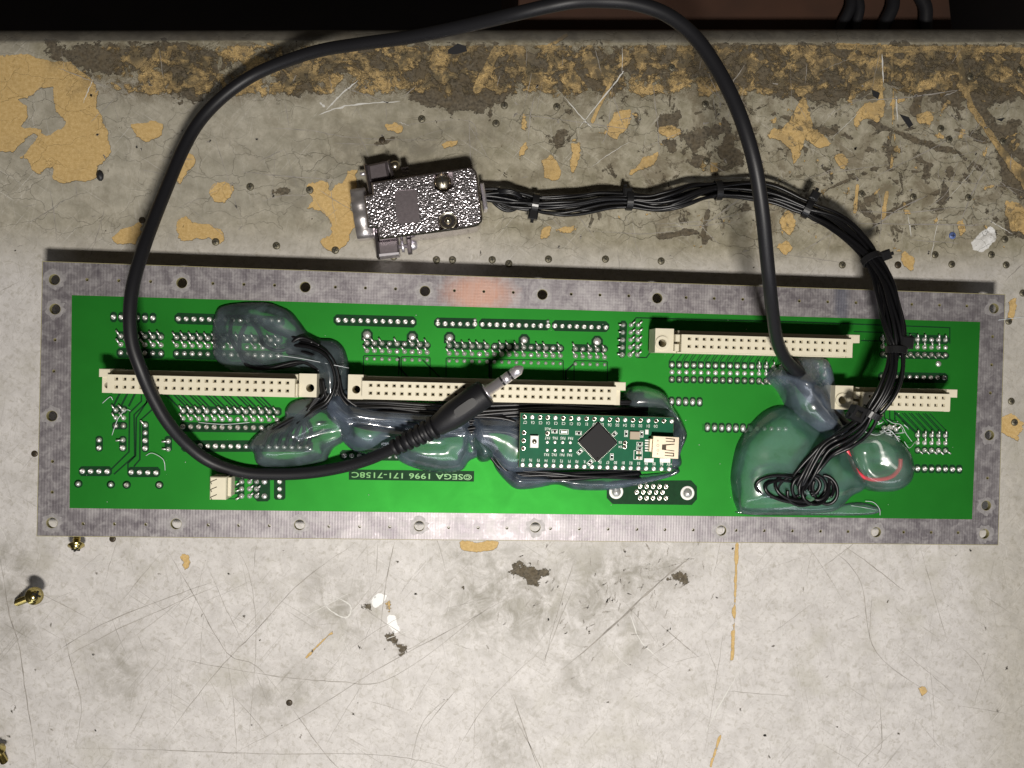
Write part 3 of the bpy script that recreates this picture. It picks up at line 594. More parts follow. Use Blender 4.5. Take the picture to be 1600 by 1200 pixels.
    for k in range(100):
        x, y = (random.uniform(0, 1600), random.uniform(850, 1190)) if k < 40 else (random.uniform(0, 1600), random.uniform(130, 400))
        a = random.uniform(0, 3.1); L = random.uniform(2, 9)
        line(dk, [(x, y), (x + L * .5 * math.cos(a) + random.uniform(-1, 1), y - L * .5 * math.sin(a)), (x + L * math.cos(a), y - L * math.sin(a))], random.uniform(1.5, 3.6), .6)
    for nm, mb, mt in (('dark_scratches', dk, 'scratch'), ('pale_scratches', lt, 'scratch_light')):
        obj(nm, mb, mt, bench, kind='stuff')
scratch_set()
# screw heads sunk in the bench
def bench_screw_mesh(nm, mt):
    b = MB(); b.lathe([(.135, -.03), (.135, .012), (.12, .035), (.07, .05), (0, .056)], n=18)
    b.box((0, 0, .048), (.15, .026, .02), .5, mi=1); b.box((0, 0, .0475), (.026, .15, .02), .5, mi=1)
    return b.mesh(nm, [mt, 'hole'])
sm_old, sm_blue, sm_dark = bench_screw_mesh('screw_head', 'old_screw'), bench_screw_mesh('screw_head', 'blue'), bench_screw_mesh('screw_head', 'hole_brown')
for (x, y, kd) in [(659,186,0),(775,193,0),(788,165,0),(870,167,0),(1102,163,0),(1346,303,0),(1427,308,0),(1513,309,0),(1488,368,1),(1570,374,0),(1461,398,0),(1549,398,0),(1487,413,0),(1572,414,0),(1403,414,2),(1316,414,0),
    (1598,458,0),(1576,502,0),(1580,627,0),(1585,660,0),(1516,120,0),(1594,109,0),(1470,201,0),(1483,218,0),(1567,221,0),(682,406,0),(707,406,0),(769,406,0),(795,412,0),(615,401,0),(857,405,0),(946,405,0),
    (1033,408,0),(1104,252,0),(391,292,0),(484,297,0),(337,378,0),(432,384,0),(524,391,0),(222,344,2),(597,219,2),(54,709,2),(452,1098,2),(1050,106,0),(176,842,2)]:
    inst('screw_head', (sm_old, sm_blue, sm_dark)[kd], W(x, y, 0), bench, random.uniform(0, 3), (1, 1, 1) if kd != 2 or x > 1000 else (.85, .85, .7))
chipb = MB(); chipb.lathe([(.11, 0), (.13, .05), (.07, .10), (0, .12)], n=9, sy=1.5); inst('paint_chip', chipb.mesh('paint_chip', 'paint_black'), W(157, 275, 0), bench, .2)
bl = MB()
for pts in [[(700,78),(715,68),(728,72),(730,80),(712,85),(700,84)],[(1362,140),(1375,145),(1372,155),(1364,150)],[(1405,178),(1420,183),(1427,195),(1420,200)],[(1556,186),(1570,184),(1565,190)]]:
    bl.prism([W(x, y, 0)[:2] for x, y in pts], 0, .004)
obj('black_paint_marks', bl, 'paint_black', bench, kind='stuff')

# ------------------------------------------------------------------ circuit board
board = thing('circuit_board', (W(800, 640).x, W(800, 640).y, ZB - .16), 'long green circuit board with grey tinned border and cream sockets lying on the bench', 'circuit board')
OUT = [W(57, 838), W(1560, 852), W(1571, 460), W(66, 408)]
OUTP = [(p.x, p.y) for p in OUT]
MK = [W(108.5, 794), W(1519, 811.6), W(1531.6, 503), W(112, 461)]
MKP = [(p.x, p.y) for p in MK]
BIGH = [(85,437),(86,483),(284,442),(476.8,448.5),(664,454.8),(847.5,460.3),(1027,466),(1204,471.5),(1553,482),(81,650),(81,817),(275,818.5),(468,820),(655,822),(836.5,824),(1127,829),(1369,831.5),(1538,834),(1541,790),(1546,680)]
SMH = [(x, 437 + (x - 136) * .0299 + 0.0) for x in (136,185.5,235.3,332.6,381,429,524,571,618,710,756,802,892.5,937.5,982.5,1072,1116,1160.6,1249,1293.4,1337.5,1381,1424.7,1468,1510.8)]
SMH += [(x, 818 + (x - 100) * .0102) for x in (130,179,228,325.5,373,421,514,562,609,701,747,792,860,905,950,995,1039,1083,1150,1194,1238,1282,1325,1412,1455,1497)]
SMH += [(86,531),(84,580),(82,721),(81.5,769),(1551,526),(1549.5,570),(1547.5,614),(1543,747)]
hl = []
for x, y in BIGH: p = W(x, y); hl.append(circ(p.x, p.y, .175, 18))
for x, y in SMH: p = W(x, y); hl.append(circ(p.x, p.y, .047, 8))
sb = MB(); sb.holes(OUTP, hl, ZB - .16, ZB - .005, 0, 1); obj('substrate', sb, ['fr4', 'fr4'], board)
tb = MB()
# the tinned border: a frame with all the holes
tri_out = inset(OUTP, .02)
tb.holes(tri_out, [list(MKP)] + [circ(*[sum(c) / len(h) for c in zip(*h)], (.185 if len(h) == 18 else .055), len(h)) for h in hl], ZB - .0048, ZB - .001, 0)
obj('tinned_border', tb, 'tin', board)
for x, y in BIGH:
    p = W(x, y); n_ = 22; rr = [.29 + random.uniform(-.03, .10) for _ in range(n_)]
    b = MB(); b.holes([(p.x + rr[i] * math.cos(2 * math.pi * i / n_), p.y + rr[i] * math.sin(2 * math.pi * i / n_)) for i in range(n_)], [circ(p.x, p.y, .186, 18)], ZB - .0008, ZB + .001); obj('washer_mark', b, 'tin_worn', board)
mb = MB(); mb.prism(inset(MKP, .004), ZB - .0047, ZB, 0); obj('solder_mask', mb, 'mask', board)

def strip_px(pts, name='clearance_strip', z=ZB, mt='bare', parent=board, th=.003):
    b = MB(); b.prism([W(x, y)[:2] for x, y in pts], z + .0004, z + th); return obj(name, b, mt, parent)
def rect_px(x0, y0, x1, y1, slope=.033, c=5, name='clearance_strip'):
    p0 = crect(x0, y0, x1, y1, c); return strip_px([(x, y + slope * (x - x0)) for x, y in p0], name)
NJ = [0]
JM = {}
def jmesh(kind, d=(0, 0), mt='solder'):
    key = (kind, d, mt)
    if key in JM: return JM[key]
    b = MB()
    if kind == 'lead':
        b.lathe([(.090, 0), (.089, .006), (.076, .032), (.052, .06), (.03, .085), (0, .09)], n=14)
        L = math.hypot(*d) or 1; b.tube([(0, 0, .06), (d[0] * .6, d[1] * .6, .10), (d[0] * 1.15, d[1] * 1.15, .13)], .029, 8)
    elif kind == 'dome':
        b.lathe([(.092, 0), (.09, .012), (.080, .045), (.062, .062), (.050, .060), (.040, .025), (.022, .018), (.018, .05), (0, .055)], n=14)
    elif kind == 'ball':
        b.lathe([(.090, 0), (.086, .02), (.068, .05), (.038, .07), (0, .078)], n=14)
    elif kind == 'oval':
        b.lathe([(.092, 0), (.09, .015), (.072, .05), (.04, .075), (0, .084)], n=14, sy=1.35)
        b.tube([(0, .05, .05), (0, .06, .11)], .028, 7)
    elif kind == 'big':
        b.lathe([(.135, 0), (.13, .02), (.10, .05), (.05, .065), (0, .07)], n=18)
    JM[key] = b.mesh('solder_joint', mt); return JM[key]
hid = MB()
def joint(p, kind='dome', d=(0, 0), mt='solder', hidden=False, sc=1.0, big=False):
    sc *= random.uniform(.93, 1.05)
    if hidden:
        hid.lathe([(.09 * sc, 0), (.08 * sc, .03), (.045 * sc, .06), (0, .07)], c=(p.x, p.y, ZB + .003), n=8)
        if kind == 'lead': hid.tube([(p.x, p.y, ZB + .05), (p.x + d[0], p.y + d[1], ZB + .2)], .026, 5)
        return
    NJ[0] += 1
    me = jmesh(kind, d, mt)
    # small variation by turning/scaling the instance
    inst('solder_joint', me, (p.x, p.y, ZB + .003), board, random.uniform(-.12, .12) if kind in ('lead', 'oval') else random.uniform(0, 6), (sc, sc, random.uniform(.85, 1.15)))
def row(x0, y0, x1, y1, n, kind='dome', d=(0, 0), mt='solder', hid_from=None, hid_all=False, hide=(), sc=1.0):
    for i in range(n):
        t = i / max(1, n - 1); x = x0 + (x1 - x0) * t; y = y0 + (y1 - y0) * t
        k = kind
        if kind == 'lead' and random.random() < .10: k = 'ball'
        joint(W(x, y), k, d, mt, hid_all or (hid_from is not None and x > hid_from) or i in hide, sc)
UL = (-.10, .15); UR = (.11, .11); DR = (.11, -.11); LF = (-.16, .0); LL = (-.14, -.08); UU = (-.05, .15)
# clearances (dark laminate showing) then joints
for i in range(6): x = 177.5 + 12.3 * i; rect_px(x - 5.3, 487.2 + .3 * i, x + 5.3, 503.5 + .3 * i, 0, 3)
row(177.5, 495.3, 239, 496.8, 6)
rect_px(272.5, 488.5, 445, 506, .033); row(279, 498, 436, 501, 14, hid_from=336)
rect_px(521, 491, 651, 508.5, .027); row(528.4, 500, 645, 503, 11)
rect_px(678, 496, 746, 512.5, .022); rect_px(748, 497.5, 860, 514, .022); rect_px(862, 500, 952, 517, .022)
row(684, 505.5, 742, 506.5, 6); row(753.5, 506.7, 856, 509, 10); row(867, 509, 946.5, 511.5, 8)
for x, y in ((742, 500), (856, 502), (684, 500)): joint(W(x, y), 'ball', sc=.7)
rect_px(182, 517.5, 257, 531, .02, 4); rect_px(182, 543.5, 257, 559, .02, 4)
row(188.7, 525, 251.6, 526.3, 6, 'lead', UL); row(188.7, 538, 251.6, 539.2, 6, 'lead', UL); row(188.7, 551, 251.6, 552.2, 6, 'ball', mt='solder_dull', hid_all=True)
rect_px(270, 519, 442, 533, .03, 4); rect_px(270, 545, 442, 561, .02, 4)
row(276, 527, 435, 531, 14, 'lead', UL, hid_from=334); row(276, 539.6, 435, 543.5, 14, 'lead', UL, hid_from=334); row(276, 552, 435, 556, 14, 'ball', hid_all=True)
# centre groups
def tab(x, y): strip_px([(x - 9, y - 3), (x - 4, y - 9), (x + 4, y - 9), (x + 9, y - 3), (x + 9, y + 9), (x - 9, y + 9)])
for x, y in ((573.5, 523), (644.3, 526), (702.5, 527.5), (819, 531), (933, 533.5)):
    b = MB(); b.prism([W(a, c_)[:2] for a, c_ in [(x - 9, y - 3), (x - 4, y - 9), (x + 4, y - 9), (x + 9, y - 3), (x + 9, y + 9), (x - 9, y + 9)]], ZB + .0004, ZB + .0045); obj('clearance_strip', b, 'bare', board)
    joint(W(x, y), 'big')
rect_px(568, 530.5, 673, 543, .03, 4); row(573.3, 535.4, 667.5, 538.3, 9, 'lead', UL); row(573.3, 547.7, 667.5, 550.4, 9, 'lead', UL)
rect_px(697, 533.5, 765.5, 546, .025, 4); rect_px(767, 535.2, 881.5, 548, .025, 4)
row(702, 539.5, 761, 541, 6, 'lead', UL); row(772.5, 541, 875.6, 544, 10, 'lead', UL); row(702, 552, 761, 553.5, 6, 'lead', UL); row(772.5, 553.3, 875.6, 555.8, 10, 'lead', UL)
rect_px(894, 537.5, 950, 550, .025, 4); row(899, 544.5, 944.6, 546.5, 5, 'lead', UL); row(899, 556.2, 944.6, 558, 5, 'lead', UL)
for (x0, x1) in ((573.3, 667.5), (702, 761), (772.5, 875.6), (899, 944.6)): row(x0, 560.5 + (x0 - 573) * .025, x1, 560.5 + (x1 - 573) * .025, {573.3: 9, 702: 6, 772.5: 10, 899: 5}[x0], 'ball', mt='solder_dull', hid_all=True, sc=.8)
# vertical columns
strip_px([(968, 506), (971, 501), (977, 501), (980, 506), (977.5, 555), (974, 559), (969, 559), (966, 555)])
for cx, dd in ((973.5, LF), (986, UR), (997.5, UR)):
    for i in range(5): joint(W(cx - .4 * i, 507.5 + 11.7 * i), 'lead', dd)
# under the long right socket
for i in range(22):
    x = 1049.7 + 11.35 * i; y = 570 + .2 * i
    if x < 1200 or x > 1286:
        if x < 1286: rect_px(x - 5, y - 6.5, x + 5, y + 6.2, 0, 2.5); rect_px(x - 5, y + 16.8, x + 5, y + 28.5, 0, 2.5)
    h = x > 1204
    joint(W(x, y), 'ball' if i < 12 else 'lead', UU, hidden=h and x < 1286); joint(W(x, y + 11.3), 'ball' if i < 12 else 'lead', UU, hidden=h); joint(W(x, y + 22.5), 'ball' if i < 12 else 'lead', DR, mt='solder_dull', hidden=h)
for i in range(5): x = 1049.3 + 10.95 * i; rect_px(x - 4.8, 619.5 + .25 * i, x + 4.8, 634.5 + .25 * i, 0, 2.5); joint(W(x, 627.2 + .25 * i), 'oval')
strip_px([(1098, 662), (1099, 662), (1099, 673), (1098, 673)])
for i in range(12):
    x = 1105.3 + 11.1 * i
    if i < 8: rect_px(x - 4.8, 660 + .25 * i, x + 4.8, 675.5 + .25 * i, 0, 2.5)
    joint(W(x, 667.7 + .25 * i), 'oval', hidden=i > 6)
# DB15 footprint
strip_px([(948, 760), (957, 751), (1080, 750.5), (1089, 760), (1089, 780), (1081, 789), (957, 787.5), (948, 778)])
for x, y in ((962.7, 768.5), (1074, 770.3)):
    p = W(x, y); b = MB(); b.lathe([(.25, 0), (.245, .012), (.19, .012), (.18, .004), (0, .004)], c=(p.x, p.y, ZB + .004), n=28); obj('mounting_ring', b, 'white_part', board)
    b = MB(); b.lathe([(.165, 0), (.16, .05), (.10, .11), (0, .135)], c=(p.x, p.y, ZB + .012), n=24); obj('rivet', b, 'solder', board)
for (x0, y, n) in ((1000.2, 759.7, 5), (994.8, 768.6, 5), (1000, 777.6, 5)):
    for i in range(n):
        p = W(x0 + 10.1 * i, y + .1 * i)
        b_key = 'slot'
        if b_key not in JM:
            b = MB(); b.lathe([(.085, 0), (.08, .012), (.045, .014), (.04, .004), (0, .004)], n=14, sy=1.2); JM[b_key] = b.mesh('pin_pad', 'gold_pad')
        inst('pin_pad', JM[b_key], (p.x, p.y, ZB + .004), board)
        b_key = 'slotc'
        if b_key not in JM:
            b = MB(); b.lathe([(.035, .0), (.03, .02), (0, .03)], n=8, sy=1.2); JM[b_key] = b.mesh('pin_tip', 'solder_dull')
# right cluster
rect_px(1374, 522, 1483, 536, .018, 4); rect_px(1374, 548, 1483, 560, .016, 4)
row(1378.8, 529.3, 1477.2, 531, 10, 'lead', UU); row(1378.8, 541.3, 1477.2, 543, 10, 'lead', UU); row(1378.8, 552.8, 1477.2, 554.6, 10, 'lead', DR, mt='solder_dull', hid_from=1600, hide=(1, 2))
joint(W(1466, 568.5), 'big', sc=.8)
rect_px(1372, 581, 1481, 597, .016, 4); row(1378, 588, 1475, 590, 10, 'dome', mt='solder_dull', hide=(0, 1, 2, 3, 4, 5))
for x, y in ((1381.6, 669), (1391, 668.5), (1400, 671)): rect_px(x - 5, y - 6, x + 5, y + 6, 0, 2.5); joint(W(x, y), 'lead', UR, sc=1.1)
for i in range(5):
    x = 1433.7 + 10.85 * i
    rect_px(x - 4.8, 673 + .2 * i, x + 4.8, 685 + .2 * i, 0, 2.5); rect_px(x - 4.8, 697.5 + .2 * i, x + 4.8, 709 + .2 * i, 0, 2.5)
    joint(W(x, 679.8 + .2 * i), 'lead', UU); joint(W(x, 691.5 + .2 * i), 'lead', UU); joint(W(x, 703.2 + .2 * i), 'lead', DR)
for i in range(7): x = 1433.5 + 10.85 * i; rect_px(x - 5, 725 + .2 * i, x + 5, 739 + .2 * i, 0, 2.5); joint(W(x, 732 + .2 * i), 'dome')
# left lower
rect_px(175, 633.5, 199, 647, 0, 3); rect_px(175, 659, 199, 671, 0, 3)
for x in (181, 193):
    joint(W(x, 640.5), 'lead', UL); joint(W(x, 652.8), 'lead', UL); joint(W(x, 665), 'ball', mt='solder_dull')
rect_px(221.5, 658, 232.5, 706.5, 0, 3)
for i, kk in enumerate(('lead', 'ball', 'dome', 'dome')): joint(W(227, 664 + 12.1 * i), kk, UL)
for x in (155, 192, 263):
    rect_px(x - 5.8, 681, x + 5.8, 705.5, 0, 3)
    joint(W(x, 687.2 + (x == 263) * 2), 'lead' if x > 160 else 'ball', LF); joint(W(x, 699.8 + (x == 263) * 2), 'lead' if x > 200 else 'dome', LF)
rect_px(123, 728.5, 175, 744, 0, 4); row(129, 736, 167.7, 736.5, 4); rect_px(199, 729.5, 250.5, 745.5, 0, 4); row(205.3, 737.5, 244, 738.5, 4)
for x, y, kk in ((122.5, 755.8, 'ball'), (173.3, 757, 'ball'), (198, 757.5, 'dome'), (249, 757.7, 'dome')):
    p = W(x, y); b = MB(); b.lathe([(.14, 0), (.14, .003)], c=(p.x, p.y, ZB + .0004), n=16); obj('clearance_strip', b, 'bare', board); joint(p, kk, mt='solder' if kk == 'ball' else 'solder_dull', sc=1.05)
rect_px(281, 634.5, 440, 648, .012, 3); rect_px(281, 659.5, 440, 674.5, .012, 3)
row(286, 641.8, 433, 643.6, 13, 'lead', UL); row(286, 654, 433, 656, 13, 'lead', UL, hid_from=424); row(286, 666.5, 433, 668.6, 13, 'dome', mt='solder_dull', hid_from=405)
rect_px(283, 688, 489, 706, .0, 4); row(289, 696.5, 480, 698.5, 17, 'dome', hid_from=376)
rect_px(531, 703, 628, 719, .01, 4); row(538, 711.5, 620, 713, 8, 'dome', hid_from=553)
# 3-pin group beside the small socket
strip_px([(346, 745), (382, 745), (382, 776), (378, 780), (346, 780)]); strip_px([(395, 745), (422, 745), (422, 780), (418, 783.5), (402, 783.5), (395, 776)]); rect_px(428, 744, 446, 781, 0, 3)
for i in range(3):
    y = 752.5 + 11.3 * i
    joint(W(377.5, y), 'lead', LL); joint(W(390, y), 'lead', UR, sc=1.05); joint(W(401, y), 'lead', UR); joint(W(437, y), 'dome')
    if i != 1: joint(W(413.3, y), 'ball', sc=1.15)
for i in range(4):
    y = 748 + 9.6 * i + (i > 0) * 1.5
    if i < 3: strip_px([(356.5, y + 3.5), (371, y + 3.5), (371, y + 10), (356.5, y + 10)], 'copper_trace', mt='mask', z=ZB + .003, th=.0025)
obj('covered_solder_joints', hid, 'solder', board, kind='stuff')

# traces ------------------------------------------------------------------
def trace(pts, wpx=1.8, name='trace'):
    b = MB(); b.ribbon([W(x, y) for x, y in pts], wpx / 45.0, ZB + .0004, .0022); return obj(name, b, 'bare', board)
trace([(1484, 537), (1484, 512), (1250, 503), (994, 496.5), (992, 499), (992.5, 555), (995, 558.5), (1010, 558.7), (1030, 531)], 1.9)
trace([(1334, 518), (1430, 521), (1432, 524)], 1.8); trace([(1345, 532), (1382, 533)], 1.8)
for pts in ([(221, 617), (221, 627), (202.5, 645), (201.5, 706), (172, 735)], [(229, 617), (229, 629), (209.5, 648), (210.5, 712), (178, 741)], [(233.5, 622), (213, 653), (212, 712), (200, 724), (200, 735)], [(240, 638), (219, 657), (218.5, 718), (209, 729)]):
    trace(pts, 2.3)
for dx in (0, 12, 24): trace([(177 + dx, 635), (188 + dx, 613)], 3)
for i in range(13):
    x = 281 + 12.25 * i
    trace([(x - 24, 614 + .13 * i), (x, 638 + .13 * i)], 2.6); 
    if i % 2: trace([(x - 19, 614 + .13 * i), (x + 5, 637 + .13 * i)], 1.5)
for i in range(16):
    x = 1049.7 + 11.35 * i; y = 570 + .2 * i
    trace([(x - 4.6, y - 4), (x - 3.5, y - 7), (x + 4, y - 17)], 1.3)
    if i: trace([(x + 4.6, y - 4), (x + 5, y - 7), (x + 11, y - 17)], 1.3)
for k, (x0, x1) in enumerate(((1373, 1373), (1380, 1380), (1388, 1388), (1396, 1396))):
    trace([(x0 + 2, 640), (x0 + 2, 652 + k), (x0 + 12 - k, 663)], 2.4)
for k in range(5):
    x = 1434 + 10.85 * k
    trace([(x - 32 - (k == 0) * 3, 645 + .2 * k), (x - 3, 676 + .2 * k)], 4 if k == 0 else 1.9)
    trace([(x - 25, 645 + .2 * k), (x + 5, 676 + .2 * k)], 1.5)
for x0, x1, y in ((568, 623, 556), (627, 672, 557.5), (697, 764, 559.5), (768, 880, 562), (897, 949, 564)):
    trace([(x0, y + 30), (x0, y + 1), (x0 + 2, y - .5), (x1 - 2, y + .5), (x1, y + 2), (x1, y + 30)], 1.5)
trace([(624, 558), (624, 575), (640, 592)], 3); trace([(660, 562), (690, 592)], 2); trace([(765.5, 560), (765.5, 592)], 2.4); trace([(897, 568), (884, 580), (884, 594)], 2.6)
# part number panel
strip_px([(545, 733.5), (741, 736), (740.5, 752.5), (545, 749.5)], 'label_panel')
txt = text('lettering', '\u00a9SEGA 1996 171-7158C', .30, W(643.5, 743.2, ZB + .0045), math.pi - .004, 'print', board)
_w = max(v.co.x for v in txt.data.vertices) - min(v.co.x for v in txt.data.vertices)
txt.scale = ((W(737, 743).x - W(549, 743).x) / _w, .88, 1)
# flux residue dots, dust
dust = MB()
for k in range(90):
    x = random.uniform(120, 1510); y = random.uniform(485, 800); p = W(x, y)
    dust.lathe([(.012 * random.uniform(.5, 1.8), 0), (0, .008)], c=(p.x, p.y, ZB + .001), n=6)
obj('dust_specks', dust, 'silk', board, kind='stuff')

# sockets -----------------------------------------------------------------
fm = MB()
a_, b_ = .060, .030
v8 = [(-a_, -a_, 0), (a_, -a_, 0), (a_, a_, 0), (-a_, a_, 0), (-b_ * 1.2, -b_, -.07), (b_ * 1.2, -b_, -.07), (b_ * 1.2, b_, -.07), (-b_ * 1.2, b_, -.07), (-b_ * 1.2, -b_, -.35), (b_ * 1.2, -b_, -.35), (b_ * 1.2, b_, -.35), (-b_ * 1.2, b_, -.35)]
fm.add(v8, [(1, 0, 4, 5), (2, 1, 5, 6), (3, 2, 6, 7), (0, 3, 7, 4)], 0); fm.add(v8, [(5, 4, 8, 9), (6, 5, 9, 10), (7, 6, 10, 11), (4, 7, 11, 8), (8, 11, 10, 9)], 1)
# rows of a tapering square mouth with a dark contact cavity
sock_me = fm.mesh('pin_socket', ['cream', 'hole_brown'])
ZT = ZB + 1.45
def connector(p0, p1, row2, n, left, right, lab, mir=False):
    """left/right: styles. p0,p1: first and last upper-row socket (photo px), row2: y offset of the lower row"""
    A = W(*p0, ZT); Bp = W(*p1, ZT); y1 = (A.y + Bp.y) / 2; A2 = W(p0[0], p0[1] + row2, ZT); dy = A.y - A2.y; y2 = y1 - dy
    xa, xb = A.x, Bp.x; ym = (y1 + y2) / 2
    root = bpy.data.objects.new('socket_connector', None); link(root, board, ((xa + xb) / 2, ym, ZB)); root['label'] = lab
    fx0, fx1 = xa - .27, xb + .24; fy0, fy1 = ym - .127 - .20, ym + .127 + .13
    holes = []; pitch = (xb - xa) / (n - 1)
    for i in range(n):
        for yy in (y1, y2): x = xa + pitch * i; holes.append([(x - a_, yy - a_), (x + a_, yy - a_), (x + a_, yy + a_), (x - a_, yy + a_)])
    b = MB(); b.holes([(fx0, fy0), (fx1, fy0), (fx1, fy1), (fx0, fy1)], holes, ZB + .3, ZT, bottom=False)
    obj('face', b, 'cream', root)
    for i in range(n):
        for yy in (y1, y2): inst('pin_socket', sock_me, (xa + pitch * i, yy, ZT), root)
    zl = ZB + 1.0
    u = lambda s_, v_: (xa - v_ if s_ == 0 else xb + v_)          # outward distance from the end socket
    b = MB(); b.prism([(fx0 - .02, fy0 - .03), (fx1 + .02, fy0 - .03), (fx1 + .02, fy1 + .15), (fx0 - .02, fy1 + .15)], ZB + .02, zl, .02)
    # shallow notches along the rear ledge
    k = fx0 + .4
    while k < fx1 - .6: b.box((k + .3, fy1 + .10, zl + .02), (random.choice([.7, 1.1, .9]), .09, .05)); k += random.choice([1.5, 1.9])
    obj('base', b, 'cream', root)
    for side, st in ((0, left), (1, right)):
        sgn = -1 if side == 0 else 1
        def bxp(u0, u1, v0, v1, z1, nm='flange', hole=None, z0=ZB + .02):
            x0, x1 = sorted((u(side, u0), u(side, u1))); b = MB()
            if hole:
                hx = u(side, hole[0]); hy = ym + hole[1]; r = hole[2]; hz = circ(hx, hy, r, 20)
                b.holes([(x0, ym + v0), (x1, ym + v0), (x1, ym + v1), (x0, ym + v1)], [hz], z1 - .9, z1)
                o = obj(nm, b, 'cream', root)
                hb = MB(); hb.lathe([(r * .98, 0), (r * .98, .01)], c=(hx, hy, z1 - .88), n=20); obj('hole_floor', hb, 'hole', root)
            else:
                b.prism([(x0, ym + v0), (x1, ym + v0), (x1, ym + v1), (x0, ym + v1)], z0, z1, .015); o = obj(nm, b, 'cream', root)
            return o
        if st == 'flange':       # full mounting flange with hole
            bxp(.45, 1.08, -.36, .45, ZB + 1.12, hole=(.84, -.04, .135)); bxp(.27, .45, -.35, .40, ZB + .85, 'step'); bxp(.29, .44, .02, .26, ZT - .12, 'key'); bxp(.29, .44, -.30, -.06, ZT - .2, 'key')
            rx = u(side, .84); rb = MB(); rb.holes(circ(rx, ym - .04, .235, 24), [circ(rx, ym - .04, .14, 24)], ZB + 1.12, ZB + 1.17); obj('boss', rb, 'cream', root)
        elif st == 'short_flange':
            bxp(.265, .76, -.36, .45, ZB + 1.15, hole=(.49, -.04, .135))
        elif st == 'long_flange':
            bxp(.30, .87, -.34, .43, ZB + 1.02, hole=(.66, -.04, .135)); bxp(.245, .31, -.30, .10, ZT - .1, 'key')
        elif st == 'tab':
            bxp(.23, .44, -.36, .38, ZB + 1.1, 'end_block'); bxp(.20, .58, .14, .42, ZB + 1.3, 'tab')
        elif st == 'left_tab':
            bxp(.27, .53, -.34, .40, ZB + 1.2, hole=(.36, -.10, .10)); bxp(.26, .60, .17, .43, ZB + 1.3, 'tab')
    return root
connector((181.6, 592.3), (449, 597.3), 12.6, 22, 'left_tab', 'long_flange', 'long cream socket at the left, with glue over its right end')
connector((579, 601), (952, 611), 12.3, 32, 'short_flange', 'tab', 'longest cream socket in the middle, under the audio plug')
connector((1077.4, 529.4), (1320.6, 535.3), 11.9, 22, 'flange', 'tab', 'cream socket near the top edge, crossed by the thick cable')
connector((1360, 619), (1474.4, 621.2), 11.8, 11, 'flange', 'tab', 'shortest cream socket at the right')
# small 3-pin header
hd = bpy.data.objects.new('small_header', None); link(hd, board, W(341, 764)); hd['label'] = 'small cream three-pin header near the lower left edge'
q0 = W(328, 745, ZB + .75); q1 = W(353, 781, ZB + .75)
b = MB(); b.prism([(q0.x, q1.y), (q1.x, q1.y), (q1.x, q0.y), (q0.x, q0.y)], ZB, ZB + .75, .03); obj('housing', b, 'cream_b', hd)
b = MB(); b.prism([(q1.x - .02, q1.y + .08), (q1.x + .10, q1.y + .08), (q1.x + .10, q0.y - .04), (q1.x - .02, q0.y - .04)], ZB, ZB + .5, .02); obj('lip', b, 'cream_b', hd)
for i in range(3):
    c = W(329, 753 + 12 * i, ZB + .76); b = MB(); b.tube([c, c + Vector((.20, .09, .0))], .012, 6); b.tube([c, c + Vector((.04, -.08, .0))], .012, 6); obj('pin_slot', b, 'hole_brown', hd)

# ------------------------------------------------------------------ microcontroller board
ZM = ZB + 1.62
mcu = thing('microcontroller_board', W(930, 690, ZM - .16), 'small dark green microcontroller board with square black chip, glued on the long board', 'circuit board')
TL, TR, BL, BR = (813, 645), (1053, 652.5), (810.5, 729.7), (1050, 736.5)
def T(u, v, z=ZM):             # u 0..1 along, v 0..1 down
    x = (TL[0] * (1 - u) + TR[0] * u) * (1 - v) + (BL[0] * (1 - u) + BR[0] * u) * v
    y = (TL[1] * (1 - u) + TR[1] * u) * (1 - v) + (BL[1] * (1 - u) + BR[1] * u) * v
    return W(x, y, z)
def Tp(px, py, z=ZM): return W(px, py, z)
TANG = math.atan2((T(1, .5) - T(0, .5)).y, (T(1, .5) - T(0, .5)).x)
b = MB(); b.prism([T(0, 1)[:2], T(1, 1)[:2], T(1, 0)[:2], T(0, 0)[:2]], ZM - .16, ZM, .006, 0, 1); obj('substrate', b, ['fr4', 'teensy'], mcu)
b = MB(); b.lathe([(.082, 0), (.08, .014), (.046, .014), (.042, .003), (0, .002)], n=16); ring = b.mesh('pad_ring', 'gold_pad')
b = MB(); b.lathe([(.046, 0), (.046, .004)], n=12); hol = b.mesh('drill_hole', 'hole_brown')
b = MB(); b.lathe([(.082, 0), (.078, .02), (.05, .045), (.03, .04), (0, .03)], n=14); fil = b.mesh('solder_fillet', 'solder')
def ringat(px, py, filled=False):
    p = Tp(px, py, ZM + .001); r = inst('pad_ring', ring, p, mcu); h = inst('drill_hole' if not filled else 'solder_fillet', hol if not filled else fil, p + Vector((0, 0, .004 if not filled else 0)), r)
topx = [819.5 + 12.1 * i for i in range(20)]
for i, x in enumerate(topx): ringat(x, 651.3 + .36 * i, i % 3 == 1)
for i in range(20): ringat(816.5 + 12.05 * i, 726 + .36 * i, True)
for x, y in ((818.7, 676), (818.2, 688.3), (817.6, 700.5), (855.3, 677), (976.5, 692), (976.3, 698)): ringat(x, y)
for i in range(4): 
    for y in (690.8, 703.2): p = Tp(855 + 12 * i, y + .2 * i); o = inst('solder_point', fil, p, mcu, sc=(.75, .75, 1))
LT = math.pi + TANG
lab = ['C7', 'C6', 'C5', 'C4', 'C3', 'C2', 'C1', 'C0', 'E1', 'E0', 'D7', 'D6', 'D5', 'D4', 'D3', 'D2', 'D1', 'D0', 'B7', '+5V']
lab2 = ['F7', 'F6', 'F5', 'F4', 'F3', 'F2', 'F1', 'F0', 'R', None, 'E6', 'E7', 'B0', 'B1', 'B2', 'B3', 'B4', 'B5', 'B6', '+5V']
